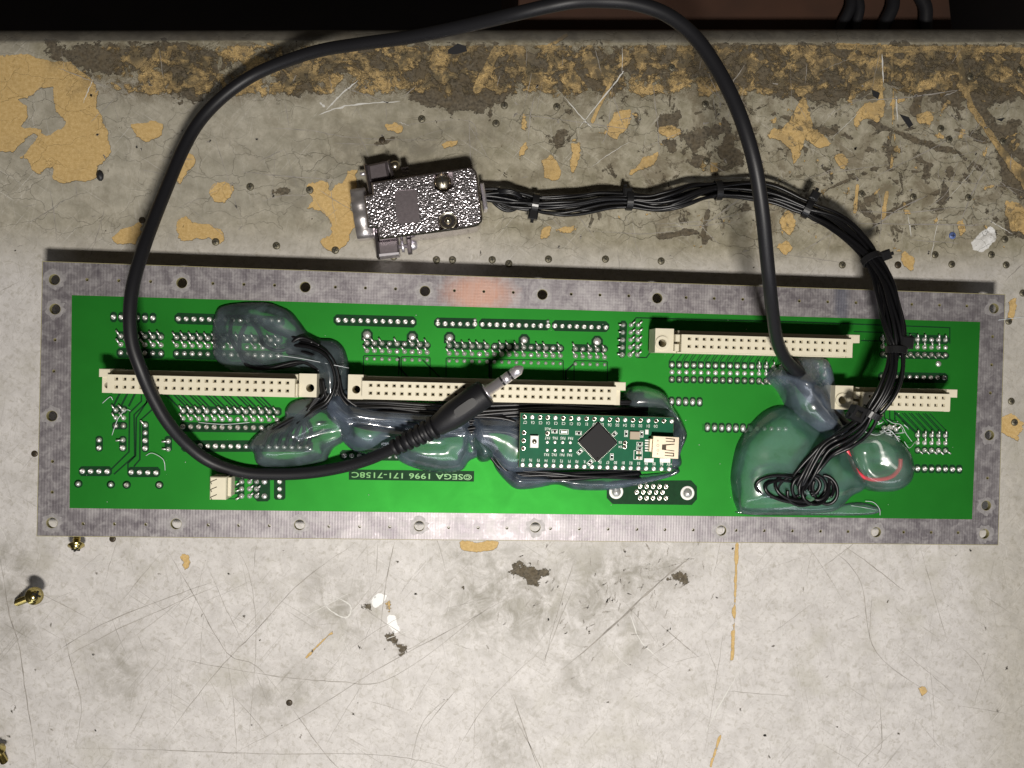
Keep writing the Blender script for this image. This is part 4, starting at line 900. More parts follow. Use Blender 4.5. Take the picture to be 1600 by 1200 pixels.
for i in range(20):
    if i < 18: text('lettering', lab[i], .15, Tp(820.5 + 12.0 * i, 659.6 + .36 * i, ZM + .002), LT, 'silk', mcu).scale = (.66, .9, 1)
    if lab2[i]: text('lettering', lab2[i], .15, Tp(817 + 12.05 * i, 718.3 + .36 * i, ZM + .002), LT, 'silk', mcu).scale = (.66, .9, 1)
for i, s in enumerate(('PA7', 'PA6', 'PA5', 'PA4')): text('lettering', s, .15, Tp(855.5 + 12 * i, 684 + .2 * i, ZM + .002), LT, 'silk', mcu).scale = (.66, .9, 1)
for i, s in enumerate(('PA3', 'PA2', 'PA1', 'PA0')): text('lettering', s, .15, Tp(854 + 12 * i, 710 + .2 * i, ZM + .002), LT, 'silk', mcu).scale = (.66, .9, 1)
text('lettering', 'ALE', .12, Tp(856, 670, ZM + .002), LT, 'silk', mcu); text('lettering', 'E5', .11, Tp(969, 691, ZM + .002), LT, 'silk', mcu); text('lettering', 'E4', .11, Tp(969, 698, ZM + .002), LT, 'silk', mcu)
def frame(px, py, w_, h_, rz=0.0, nm='legend_frame', t=.018):
    p = Tp(px, py, ZM + .001); c, s = math.cos(rz + TANG), math.sin(rz + TANG)
    def r(a, b_): return (p.x + a * c - b_ * s, p.y + a * s + b_ * c)
    b = MB(); b.holes([r(-w_ / 2, -h_ / 2), r(w_ / 2, -h_ / 2), r(w_ / 2, h_ / 2), r(-w_ / 2, h_ / 2)], [[r(-w_ / 2 + t, -h_ / 2 + t), r(w_ / 2 - t, -h_ / 2 + t), r(w_ / 2 - t, h_ / 2 - t), r(-w_ / 2 + t, h_ / 2 - t)]], ZM + .001, ZM + .003); return obj(nm, b, 'silk', mcu)
def smd(px, py, w_, h_, z, rz, mt, tin=True, nm='capacitor'):
    p = Tp(px, py); c, s = math.cos(rz + TANG), math.sin(rz + TANG); b = MB(); b.box((p.x, p.y, ZM + z / 2 + .001), (w_, h_, z), rz + TANG, .008)
    o = obj(nm, b, mt, mcu)
    if tin:
        b = MB()
        for sg in (-1, 1): b.box((p.x + sg * w_ * .42 * c, p.y + sg * w_ * .42 * s, ZM + z / 2 + .003), (w_ * .22, h_ + .01, z + .01), rz + TANG, .006)
        obj('end_cap', b, 'solder', o)
R45 = math.radians(45)
for px, py, w_, h_, rz, mt in ((866.5, 674, .21, .13, 0, 'chip'), (881.2, 674.8, .30, .16, 0, 'usb'), (904, 676.7, .21, .13, 0, 'chip'), (906, 705.8, .13, .21, -R45, 'chip'), (922, 722.7, .13, .21, -R45, 'chip'), (959.5, 678.5, .13, .21, -R45, 'chip'),
                             (978.3, 677.4, .12, .22, 0, 'chip'), (1002.5, 678.3, .12, .22, 0, 'chip'), (999.5, 693.5, .21, .12, 0, 'chip'), (999, 700.5, .21, .12, 0, 'chip'), (956, 713.8, .12, .22, 0, 'chip')):
    frame(px, py, w_, h_, rz); L = max(w_, h_); ax = rz if w_ > h_ else rz + math.pi / 2; smd(px, py, L * .62, min(w_, h_) * .48, .05, ax, mt)
frame(997, 711, .30, .31)
for y in (706.8, 715): smd(997.5, y, .16, .09, .08, 0, 'ceramic')
smd(991.3, 680.2, .33, .26, .09, 0, 'ceramic', False, 'crystal')
# reset button
p = Tp(834.3, 689.6); b = MB(); b.box((p.x, p.y, ZM + .07), (.27, .40, .14), TANG, .02); bt = obj('push_button', b, 'white_part', mcu)
b = MB(); b.lathe([(.075, 0), (.075, .05), (.05, .075), (0, .08)], c=(p.x, p.y, ZM + .14), n=18); obj('plunger', b, 'brass', bt)
b = MB(); b.ribbon([Tp(841.5, 680), Tp(841, 699)], .014, ZM + .001, .002); obj('legend_line', b, 'silk', mcu)
# chip
ch = Tp(933.3, 690.5); b = MB(); b.box((ch.x, ch.y, ZM + .075), (.92, .92, .12), R45 + TANG, .02); cp = obj('chip', b, 'chip', mcu)
b = MB()
for k in range(64):
    s_, i = divmod(k, 16); a = R45 + TANG + s_ * math.pi / 2; off = (i - 7.5) * .055; dx, dy = math.cos(a), math.sin(a)
    b.box((ch.x + dx * .475 - dy * off, ch.y + dy * .475 + dx * off, ZM + .012), (.05, .020, .02), a)
obj('chip_leads', b, 'solder_dull', cp)
b = MB(); b.lathe([(.03, 0), (.03, .0015)], c=(ch.x, ch.y - .52, ZM + .1352), n=12); obj('pin_one_dot', b, 'hole', cp)
# usb port
u0 = Tp(1040.5, 699, ZM + .35)
usb = bpy.data.objects.new('usb_port', None); link(usb, mcu, (u0.x, u0.y, ZM))
def U(px, py): return W(px, py, ZM + .36)[:2]
slots = [[U(1040, 684), U(1054.5, 685.5), U(1054.2, 691), U(1040.5, 690), U(1040.5, 688.8), U(1052.5, 689.6), U(1052.6, 686.8), U(1040, 685.4)],
         [U(1034.5, 694.5), U(1054, 693.2), U(1054, 694.6), U(1041, 696), U(1040.8, 702.5), U(1053.8, 704), U(1053.6, 705.3), U(1034, 702.5)],
         [U(1039, 706.5), U(1053.5, 707.5), U(1053.2, 713.5), U(1038.5, 712), U(1038.5, 710.8), U(1051.5, 711.8), U(1051.8, 709), U(1039, 708)]]
b = MB(); b.holes([U(1019, 714.5), U(1059.5, 717), U(1061, 683.5), U(1021, 681.5)], slots, ZM + .05, ZM + .36); obj('shell', b, 'usb', usb)
b = MB(); b.prism([U(1020.5, 713), U(1058.5, 715.5), U(1060, 685), U(1022, 683)], ZM + .06, ZM + .30); obj('port_core', b, 'hole_brown', usb)
b = MB(); b.prism([U(1015, 706), U(1019, 706.5), U(1020.5, 686), U(1016.5, 686)], ZM + .002, ZM + .28, .01); obj('rear_plate', b, 'usb', usb)
for i in range(5): p = Tp(1009.5, 688 + 4 * i); b = MB(); b.box((p.x + .03, p.y, ZM + .02), (.15, .045, .03), TANG); obj('contact_leg', b, 'white_part', usb)
for (x0, y0, x1, y1) in ((1007.5, 671, 1013, 678.5), (1006, 716, 1021, 722), (1030.5, 716, 1047, 722.5)): 
    a = Tp(x0, y1); c = Tp(x1, y0); b = MB(); b.prism([(a.x, a.y), (c.x, a.y), (c.x, c.y), (a.x, c.y)], ZM + .002, ZM + .05, .01); obj('mounting_tab', b, 'white_part', usb)
for i, (x, y) in enumerate(((1028, 688.5), (1028, 696), (1028, 703.5), (1027.5, 709))):
    p = W(x, y, ZM + .362); b = MB()
    if i in (0, 3): b.prism([(p.x - .03, p.y - .03), (p.x + .03, p.y - .02), (p.x, p.y + .04)], ZM + .3605, ZM + .363)
    else: b.holes(circ(p.x, p.y, .045, 12), [circ(p.x, p.y, .03, 12)], ZM + .3605, ZM + .363)
    obj('stamped_mark', b, 'ceramic', usb)
# black pin headers beneath
b = MB()
for v in (.05, .95): b.prism([T(0.0, v - .035)[:2], T(1, v - .035)[:2], T(1, v + .035)[:2], T(0, v + .035)[:2]], ZM - .6, ZM - .161)
obj('pin_header', b, 'tie', mcu)

# ------------------------------------------------------------------ black wires buried in the glue
def wire_path(pts, k=6): return smooth([W(x, y, ZB + z) for x, y, z in pts], k)
def bundle(parent, pts, n, rb, rw, name='glued_wire', twist=.6, flat=1.0, mt='wire', seed=0):
    rnd = random.Random(seed); P = wire_path(pts, 5); N = len(P)
    for w_ in range(n):
        a0 = 2 * math.pi * w_ / n + rnd.uniform(-.3, .3); r0 = rb * math.sqrt(rnd.uniform(.1, 1)); tw = rnd.uniform(-twist, twist); Q = []
        for i in range(N):
            t = (P[min(i + 1, N - 1)] - P[max(i - 1, 0)]).normalized(); s = t.cross(Vector((0, 0, 1))).normalized(); up = s.cross(t)
            a = a0 + tw * i / N * 6; q = P[i] + s * math.cos(a) * r0 + up * math.sin(a) * r0 * flat
            q.z = max(q.z, ZB + rw * 1.05); Q.append(q)
        b = MB(); b.tube(Q, rw, 6); obj(name, b, mt, parent)
WR = .065
# main bundle along the strip, upper-left, fan and right
bundle(board, [(515, 590, .5), (525, 625, .5), (560, 650, .4), (620, 660, .4), (690, 665, .4), (750, 660, .5), (800, 665, .5), (840, 690, .4)], 16, .36, WR, flat=.5, seed=1)
bundle(board, [(545, 640, .4), (600, 640, .5), (680, 645, .5), (760, 640, .5), (860, 636, .6), (950, 640, .7), (1010, 640, .6)], 14, .30, WR, flat=.6, seed=2)
bundle(board, [(450, 545, .3), (480, 545, .5), (510, 560, .6), (522, 595, .6), (512, 625, .6), (490, 640, .5), (465, 660, .4)], 9, .22, WR, flat=.6, seed=3)
for k, pts in enumerate([[(362, 500, .1), (360, 525, .3), (372, 548, .3), (395, 565, .3), (430, 575, .35), (480, 565, .5), (505, 570, .5)], [(384, 508, .1), (375, 530, .3), (376, 555, .4), (390, 572, .4), (420, 575, .5), (470, 565, .5), (500, 580, .5)],
        [(395, 505, .1), (405, 520, .3), (412, 538, .4), (430, 547, .4), (448, 545, .4), (460, 532, .5), (475, 528, .5), (500, 540, .5)], [(405, 500, .1), (420, 515, .3), (450, 525, .4), (490, 535, .5)]]):
    b = MB(); b.tube(wire_path(pts), WR, 8); obj('glued_wire', b, 'wire', board)
for k in range(7):
    x = 412 + 11.6 * k; b = MB(); b.tube(wire_path([(500 - k * 1, 620, .6), (482 - k * .5, 640 + k, .5), (455 + 4 * k, 655 + k, .45), (x + 7 + (k - 3) * -.8, 675, .3), (x, 696, .08)]), WR, 8); obj('glued_wire', b, 'wire', board)
bundle(board, [(800, 742, .3), (860, 744, .4), (900, 745, .4), (960, 743, .3), (1000, 742, .2)], 6, .15, WR, flat=.7, seed=5)
bundle(board, [(745, 650, .5), (755, 680, .5), (770, 705, .4), (790, 730, .3), (815, 745, .3)], 7, .18, WR, flat=.7, seed=6)
# black sleeve and ribbon under the cable end
b = MB(); b.tube(wire_path([(1235, 568, .9), (1250, 590, .6), (1275, 620, .5), (1305, 655, .5), (1325, 672, .4)]), .30, 18, rfun=lambda t: 1.0); obj('cable_sleeve', b, 'wire', board)
b = MB(); b.tube(wire_path([(1322, 665, .5), (1320, 690, .45), (1330, 720, .46), (1342, 740, .5), (1362, 749, .48), (1390, 746, .48), (1405, 732, .44), (1407, 716, .5)]), .075, 10); obj('red_wire', b, 'red', board)
b = MB(); b.tube(wire_path([(1300, 660, .5), (1330, 690, .5), (1370, 690, .5), (1382, 715, .4), (1405, 735, .4)]), .06, 8); obj('white_wire', b, 'white_part', board)
# coiled loops inside the big blob
for k in range(11):
    cx = 1222 + 6.6 * k + random.uniform(-5, 5); cy = 764 + random.uniform(-4, 4); rx = 38 - 2.0 * k + random.uniform(-7, 7); ry = 21 + random.uniform(-5, 4); tl = random.uniform(-.5, .4); ph0 = random.uniform(-3.1, 3.1); pts = []
    for j in range(20):
        a = ph0 + j / 19 * 5.4; u_ = rx * math.cos(a + 3.1) * (1 - .12 * (j / 19)); v_ = ry * math.sin(a + 3.1)
        pts.append((cx + u_ * math.cos(tl) - v_ * math.sin(tl), cy + u_ * math.sin(tl) + v_ * math.cos(tl), .80 + .09 * math.sin(a * 1.3 + k) + .012 * k))
    b = MB(); b.tube(smooth([W(x, y, ZB + max(.08, z)) for x, y, z in pts], 3), WR, 7); obj('coiled_wire', b, 'wire', board)

# ------------------------------------------------------------------ hot glue
def glue(name, pts, H, r, mt='glue', bumps=(), nz=.05, nsc=1.0, res=.055, lab=None, zb=0.0, dents=(), pw=.5, seed=0.0):
    poly = [(p.x, p.y) for p in smooth([W(x, y, ZB + .1) for x, y in pts], 6, True)]
    xs = [p[0] for p in poly]; ys = [p[1] for p in poly]
    gx = np.arange(min(xs) - res, max(xs) + 2 * res, res); gy = np.arange(min(ys) - res, max(ys) + 2 * res, res)
    X, Y = np.meshgrid(gx, gy); D = pdist(X, Y, poly)
    t = np.clip(D / r, 0, 1); Hh = H * np.power(np.clip(1 - (1 - t) ** 2, 0, 1), pw)
    for bx_, by_, amp, rad in bumps:
        q = W(bx_, by_, ZB + .3); Hh = Hh + amp * np.exp(-((X - q.x) ** 2 + (Y - q.y) ** 2) / rad ** 2) * t
    for l_, amp, rad in dents:
        L_ = [W(a, c, ZB + .3)[:2] for a, c in l_]; dl = -pdist(X, Y, L_, False); Hh = Hh + amp * np.exp(-(dl / rad) ** 2) * np.minimum(1, t * 1.5)
    ins = D > -res * 1.5
    ny, nx = X.shape; NZ = np.zeros(X.shape)
    for j, i in zip(*np.nonzero(ins)):
        v = Vector((X[j, i] * nsc + seed, Y[j, i] * nsc, seed)); NZ[j, i] = (noise.noise(v * .75) + .25 * noise.noise(v * 2.4)) * .75
    Hh = np.maximum(Hh + NZ * nz * t, .012 * (D > 0))
    P = np.array(poly); vid = -np.ones(X.shape, int); V = []
    keep = np.zeros(X.shape, bool); inn = D > 0
    cell = inn[:-1, :-1] | inn[1:, :-1] | inn[:-1, 1:] | inn[1:, 1:]
    for a in (slice(0, -1), slice(1, None)):
        for c in (slice(0, -1), slice(1, None)): keep[a, c] |= cell
    # snap outside vertices onto the outline
    A = P; Bq = np.roll(P, -1, 0)
    for j, i in zip(*np.nonzero(keep)):
        x, y, z = X[j, i], Y[j, i], ZB + zb + Hh[j, i]
        if not inn[j, i]:
            ab = Bq - A; tt = np.clip(((x - A[:, 0]) * ab[:, 0] + (y - A[:, 1]) * ab[:, 1]) / np.maximum(1e-12, (ab ** 2).sum(1)), 0, 1)
            qx = A[:, 0] + tt * ab[:, 0]; qy = A[:, 1] + tt * ab[:, 1]; k = np.argmin((qx - x) ** 2 + (qy - y) ** 2); x, y, z = qx[k], qy[k], ZB + zb + .001
        vid[j, i] = len(V); V.append((x, y, z))
    n = len(V); F = []
    for j, i in zip(*np.nonzero(cell)): F.append((vid[j, i], vid[j, i + 1], vid[j + 1, i + 1], vid[j + 1, i]))
    zb0 = ZB - .03 + zb
    from collections import Counter
    E = {}
    for f in F:
        for a, c in zip(f, f[1:] + f[:1]): E[(a, c)] = 1
    V2 = [(x, y, zb0) for x, y, z in V]; F2 = [tuple(n + q for q in f[::-1]) for f in F]
    side = [(c, a, a + n, c + n) for (a, c) in E if (c, a) not in E]
    b = MB(); b.add(V + V2, F, 0, True)
    o = len(b.v) - 2 * n
    for f in F2 + side: b.f.append(f); b.mi.append(0); b.sm.append(False)
    ob = obj(name, b, mt, board)
    if lab: ob['label'] = lab
    return ob
glue('hot_glue', [(331,510),(336,488),(345,478),(370,473),(415,472),(437,478),(455,487),(470,505),(482,520),(500,528),(520,530),(535,540),(543,560),(547,585),(545,610),(548,640),(520,650),(498,640),(494,605),(490,586),(470,582),(430,580),(400,583),(362,580),(335,560),(331,535)], .58, .95, 'glue_thin',
     bumps=[(515, 585, .5, .9), (450, 500, .15, .7)], dents=[([(360, 480), (400, 500), (460, 525), (510, 545)], -.12, .25), ([(415, 485), (440, 492), (452, 480)], -.22, .15)], nz=.13, nsc=1.2, lab='thin clear glue over the black wires at the upper left', seed=3.1)
glue('hot_glue', [(388,692),(398,680),(420,664),(442,655),(445,640),(455,628),(475,622),(500,620),(530,638),(548,665),(540,688),(522,700),(514,712),(505,722),(460,730),(418,731),(400,724),(395,708),(386,700)], .66, 1.0, 'glue_thin',
     bumps=[(505, 655, .25, .5), (490, 700, .2, .5)], dents=[([(470, 690), (500, 678), (530, 672)], -.25, .2), ([(398, 705), (430, 712), (500, 705)], .1, .3)], nz=.12, nsc=1.3, lab='fan-shaped glue over seven thin black wires', seed=7.7)
glue('hot_glue', [(500,612),(545,606),(552,624),(600,632),(700,636),(800,640),(850,628),(960,628),(1000,640),(1060,660),(1062,700),(1050,735),(900,735),(815,740),(785,735),(760,715),(735,720),(722,735),(690,739),(655,734),(625,722),(612,706),(585,712),(555,706),(535,690),(528,668),(510,650)], .90, .95, 'glue',
     bumps=[(660, 715, .15, .6), (575, 690, .1, .5), (560, 635, .25, .4)], dents=[([(735, 660), (738, 700), (735, 730)], -.35, .18), ([(560, 640), (640, 650), (720, 655)], .22, .22), ([(555, 660), (640, 672), (720, 680)], -.2, .18), ([(600, 690), (690, 694)], -.15, .15)], nz=.17, nsc=1.1, lab='long glossy strip of glue covering the dark wire bundle', seed=1.3)
glue('hot_glue', [(736,672),(755,675),(772,690),(776,708),(765,720),(750,722),(740,708),(733,690)], .95, .7, 'glue_milk', nz=.06, lab='small round glue dab left of the microcontroller board', seed=2.2)
glue('hot_glue', [(768,700),(785,720),(812,732),(860,738),(930,742),(1000,742),(1040,738),(1056,728),(1062,738),(1040,748),(985,761),(945,767),(900,766),(870,758),(840,763),(808,765),(788,750),(772,728)], .62, .6, 'glue',
     nz=.10, nsc=1.6, dents=[([(800, 750), (860, 748), (940, 752)], .12, .15)], lab='band of glue along the lower edge of the microcontroller board', seed=5.5)
glue('hot_glue', [(975,612),(990,602),(1015,604),(1038,615),(1050,635),(1063,655),(1072,678),(1064,700),(1056,718),(1050,690),(1045,655),(1010,645),(975,640)], .9, .4, 'glue_thin', nz=.08, lab='clear glue round the port end of the microcontroller board', seed=9.1)
glue('hot_glue', [(1144,762),(1143,740),(1150,702),(1160,680),(1172,664),(1187,648),(1205,637),(1225,634),(1245,640),(1262,655),(1300,680),(1330,705),(1340,725),(1352,745),(1353,760),(1342,770),(1330,776),(1300,800),(1240,803),(1165,803),(1150,790)], .80, 1.0, 'glue_milk',
     bumps=[(1268, 738, .12, .6)], nz=.10, nsc=.9, dents=[([(1170, 795), (1260, 790), (1330, 775)], -.3, .25)], lab='largest milky glue blob holding the coiled wire ends', seed=4.4)
glue('hot_glue', [(1150,800),(1200,796),(1280,795),(1340,785),(1372,792),(1378,800),(1350,806),(1260,806),(1180,806)], .12, .2, 'glue_thin', nz=.05, nsc=3, lab='thin ragged glue film along the tinned border', seed=6.1)
glue('hot_glue', [(1198,590),(1203,577),(1218,572),(1238,568),(1250,558),(1275,557),(1290,562),(1298,580),(1303,605),(1315,640),(1325,662),(1310,690),(1282,684),(1255,665),(1240,655),(1228,635),(1216,612),(1205,600)], 1.05, .8, 'glue',
     bumps=[(1235, 600, .3, .5)], nz=.17, nsc=1.4, dents=[([(1265, 565), (1290, 620), (1310, 660)], -.25, .3)], lab='glossy glue where the thick cable enters the board', seed=8.2)
glue('hot_glue', [(1318,700),(1328,682),(1345,672),(1375,672),(1400,684),(1416,700),(1424,720),(1424,742),(1415,758),(1395,768),(1362,768),(1342,757),(1330,738),(1322,720)], .9, .8, 'glue_milk',
     bumps=[], dents=[([(1360, 700), (1362, 722)], -.15, .3)], nz=.12, nsc=1.5, lab='round glue blob with a red wire inside', seed=11.3)
# wispy strings of glue
b = MB()
for pts in ([(1352, 783, .1), (1365, 785, .12), (1374, 795, .1), (1375, 805, .04)], [(1330, 790, .1), (1350, 793, .1), (1370, 797, .06)], [(1385, 655, .05), (1395, 661, .25), (1408, 664, .25), (1416, 678, .15), (1425, 690, .04)], [(1345, 672, .8), (1370, 680, .7), (1390, 672, .5), (1405, 690, .5)],
            [(160, 630, .03), (172, 620, .1), (176, 625, .05)], [(175, 680, .03), (184, 655, .3), (196, 641, .2), (204, 642, .05)], [(228, 712, .03), (238, 708, .1), (255, 718, .1), (258, 735, .03)], [(390, 660, .1), (350, 663, .15), (310, 660, .06)], [(430, 555, .7), (470, 560, .8), (545, 575, .6)],
            [(1560, 500, .02), (1600, 495, .02)], [(1380, 650, .05), (1378, 642, .3), (1385, 630, .4)], [(1413, 690, .5), (1421, 700, .4), (1430, 690, .05)]):
    b.tube([W(x, y, ZB + z) for x, y, z in [tuple(q) for q in smooth([Vector(p) for p in pts], 5)]], .011, 5)
for k in range(26):
    x = random.gauss(1392, 14); y = random.gauss(676, 8); p = W(x, y, ZB + .35); q = p + Vector((random.uniform(-.3, .3), random.uniform(-.2, .2), random.uniform(-.25, .15))); b.tube([p, (p + q) / 2 + Vector((0, 0, .05)), q], random.uniform(.008, .018), 5)
obj('glue_strings', b, 'glue_string', board, kind='stuff')

# ------------------------------------------------------------------ audio cable
cab = thing('audio_cable', W(760, 612, ZB + 1.9), 'thick black audio cable looping over the board and ending in a silver plug', 'cable')
CP = [(1262,598,ZB+.62),(1245,580,ZB+.95),(1228,562,ZB+1.7),(1215,535,ZB+2.5),(1208,495,ZB+3.4),(1203,450,5.6),(1198,400,6.2),(1191,330,6.8),(1180,260,7.2),(1163,200,7.3),(1143,150,7.2),(1116,100,7.0),(1083,55,6.8),(1040,22,6.6),(990,5,6.4),(940,1,6.2),(900,2,6.0),(855,10,5.8),(800,23,5.4),(720,42,4.4),(640,58,3.5),(560,69,2.7),(500,79,2.1),(440,98,1.6),(390,121,1.3),(345,154,1.25),(310,192,1.35),(285,236,1.6),(262,290,2.0),(240,345,2.5),(222,395,3.0),(208,445,3.35),(203,490,3.5),(206,535,3.5),(220,577,3.35),(238,619,3.0),(262,660,2.6),(293,695,2.1),(330,722,1.75),(380,738,1.62),(430,741,1.62),(480,739,1.7),(530,731,1.9),(575,718,2.2),(612,702,2.6),(625,696,2.75)]
b = MB(); b.tube(smooth([W(x, y, z) for x, y, z in CP], 8), .205, 20); obj('cable', b, 'cable', cab)
sA = W(616, 699.5, 2.7); sB = W(684, 665, 3.0); sC = W(760, 612.5, 3.25); ax = (sC - sB).normalized(); ax1 = (sB - sA).normalized()
b = MB(); b.tube([sA, sB + ax1 * .05], .235, 18, rfun=lambda t: .95 + .25 * t); obj('strain_relief_core', b, 'plug', cab)
for k in range(7):
    t = .02 + k * .145; c = sA.lerp(sB, t); r = .29 + .016 * k; b = MB(); b.lathe([(r * .72, -.075), (r * .96, -.068), (r, -.04), (r, .04), (r * .96, .068), (r * .72, .075)], c=c, axis=ax1, n=20); obj('strain_relief_rib', b, 'plug', cab)
L = (sC - sB).length
b = MB(); b.lathe([(.28, -.12), (.35, -.02), (.39, .25), (.44, .45), (.46, .7), (.46, L - .08), (.43, L - .01), (.36, L)], c=sB, axis=ax, n=36); obj('plug_body', b, 'plug', cab)
# raised grip pad on top of the body
sd = ax.cross(Vector((0, 0, 1))).normalized(); up = sd.cross(ax)
b = MB(); gp = []
for t, w_ in ((.75, .06), (.80, .13), (1.0, .15), (1.35, .15), (1.5, .13), (1.55, .06)):
    gp.append((t, w_))
vs = []
for t, w_ in gp:
    for s_ in (-1, 1):
        for h in (.40, .495): vs.append(sB + ax * t + sd * w_ * s_ + up * (h - .02))
fs = []
for i in range(len(gp) - 1):
    o = i * 4; fs += [(o + 1, o + 3, o + 7, o + 5), (o, o + 1, o + 5, o + 4), (o + 2, o + 6, o + 7, o + 3)]
fs += [(0, 2, 3, 1), (len(vs) - 4, len(vs) - 3, len(vs) - 1, len(vs) - 2)]
b.add(vs, fs); obj('grip_pad', b, 'tie', cab)
jr = .175; tipend = (W(813, 573.5, 3.3) - sC).length
segs = [('sleeve', [(.27, 0), (.27, .05), (jr, .06), (jr, tipend * .44)]), ('ring', [(jr, tipend * .49), (jr, tipend * .68)]), ('tip', [(jr, tipend * .73), (jr, tipend * .90), (jr * 1.0, tipend * .93), (jr * .62, tipend * 1.0), (jr * .3, tipend * 1.05), (0, tipend * 1.06)])]
for nm, pr in segs: b = MB(); b.lathe(pr, c=sC, axis=ax, n=28); obj(nm, b, 'nickel', cab)
for t0, t1 in ((.44, .49), (.68, .73)): b = MB(); b.lathe([(jr * .97, tipend * t0), (jr * .97, tipend * t1)], c=sC, axis=ax, n=24); obj('insulator', b, 'tie', cab)

# ------------------------------------------------------------------ wire harness with cable ties
har = thing('wire_harness', W(1362, 405, 2.0), 'bundle of thin black wires with cable ties from the metal connector to the glue', 'wires')
HP = [(752,303,.75),(775,305,.7),(800,310,.65),(836,318,.6),(870,321,.65),(905,320,.65),(945,314,.65),(983,313,.6),(1020,317,.65),(1055,312,.8),(1090,301,.8),(1122,297,.75),(1165,297,.8),(1210,303,.9),(1262,326,1.1),(1300,343,1.4),(1335,372,1.9),(1362,405,2.4),(1380,440,2.8),(1390,480,3.2),(1398,520,3.5),(1400,548,3.6),(1396,580,3.7),(1382,615,3.7),(1362,645,3.5),(1345,668,3.2),(1318,688,2.7),(1292,702,2.5),(1274,722,2.32),(1258,742,2.2),(1246,756,2.05)]
HC = smooth([W(x, y, z) for x, y, z in HP], 6); NH = len(HC)
TIE = [3, 7, 11, 14, 17, 21, 24]      # control-point indices with ties
def rad_at(i):
    c = i / 6; d = min(abs(c - t) for t in TIE); r = .235 + .085 * min(1, d / 1.3) ** 1.2
    if c < 2.0: r = .18 + .10 * c / 2
    if c > 26: r = .30
    return r
HF = []
for i in range(NH):
    t = (HC[min(i + 1, NH - 1)] - HC[max(i - 1, 0)]).normalized(); s = t.cross(Vector((0, 0, 1))).normalized(); HF.append((t, s, s.cross(t)))
def zfloor(p):
    """lowest height a wire may have: bench, or board where the board is"""
    inside = MKP[0][0] - 1 < p.x < MKP[1][0] + 1 and p.y < OUT[3].y + .1 and p.y > OUT[0].y
    return (ZB if inside else 0) + .08
rnd = random.Random(5); NWI = 16
for k in range(NWI):
    a0 = 2 * math.pi * k / (NWI - 4) if k < NWI - 4 else rnd.uniform(0, 6.28); r0 = 1.0 if k < NWI - 4 else .35
    tw = rnd.uniform(.5, 1.3); ph = rnd.uniform(0, 6.28); f = rnd.uniform(.15, .35); Q = []
    for i in range(NH):
        t, s, u_ = HF[i]; R_ = rad_at(i) * r0; a = a0 + .035 * i * 1.0 + .45 * math.sin(i * .055 * tw * 2 + ph)
        loose = 1 + .10 * math.sin(i * f * .6 + ph) * (0 if rad_at(i) < .25 else 1)
        q = HC[i] + s * math.cos(a) * R_ * loose + u_ * math.sin(a) * R_ * .72 * loose
        q.z = max(q.z, zfloor(q)); Q.append(q)
    b = MB(); b.tube(Q, .060, 8); obj('wire', b, 'wire', har)
# slack loops beside the hood
for k in range(3):
    pts = [(762, 304 + k, .6), (785, 297 + 2 * k, .9), (805, 300 + 2 * k, .9), (815, 312, .7), (806, 326 - 2 * k, .35), (790, 329 - 3 * k, .25), (775, 320 - 3 * k, .3), (765, 309, .5)]
    b = MB(); b.tube(smooth([W(*p) for p in pts], 6), .062, 8); obj('wire', b, 'wire', har)
heads = [(833, 335, 0), (980, 301, 0), None, (1272, 306, 0), (1383, 399, 0), (1415, 535, 1), (1336, 646, 1)]
for j, ci in enumerate(TIE):
    i = ci * 6; c = HC[i]; t, s, u_ = HF[i]; R_ = .265
    tie = bpy.data.objects.new('cable_tie', None); link(tie, har, c)
    b = MB(); n = 28; vs = []
    for q in range(n):
        a = 2 * math.pi * q / n
        for rr, ll in ((R_ + .06, -.12), (R_ + .10, -.11), (R_ + .10, .11), (R_ + .06, .12)):
            vs.append(c + (s * math.cos(a) * rr + u_ * math.sin(a) * rr * .85) + t * ll)
    fs = [(q * 4 + m_, ((q + 1) % n) * 4 + m_, ((q + 1) % n) * 4 + (m_ + 1) % 4, q * 4 + (m_ + 1) % 4) for q in range(n) for m_ in range(4)]
    b.add(vs, fs, 0, False); obj('band', b, 'tie', tie)
    if heads[j]:
        hx, hy, kd = heads[j]; hp = W(hx, hy, c.z + .05); rz = math.atan2(t.y, t.x); b = MB(); sz = (.34, .34, .30) if j < 5 else (.40, .44, .34)
        d = (hp - c); d.z = 0; 
        if j == 6: b.holes([(hp.x + x_ * math.cos(rz) - y_ * math.sin(rz), hp.y + x_ * math.sin(rz) + y_ * math.cos(rz)) for x_, y_ in ((-.24, -.2), (.24, -.2), (.24, .2), (-.24, .2))], [[(hp.x + x_ * math.cos(rz) - y_ * math.sin(rz), hp.y + x_ * math.sin(rz) + y_ * math.cos(rz)) for x_, y_ in ((-.12, -.1), (.12, -.1), (.12, .1), (-.12, .1))]], hp.z - .15, hp.z + .3)
        else: b.box((hp.x, hp.y, hp.z), sz, rz, .05)
        obj('head', b, 'tie', tie)
        hn = d.normalized(); b = MB(); e0 = hp + Vector((0, 0, -.05)); b.box(tuple(hp + hn * .22 + Vector((0, 0, .02))), (.16, .12, .05), math.atan2(hn.y, hn.x), .01); obj('clipped_tail', b, 'tie', tie)

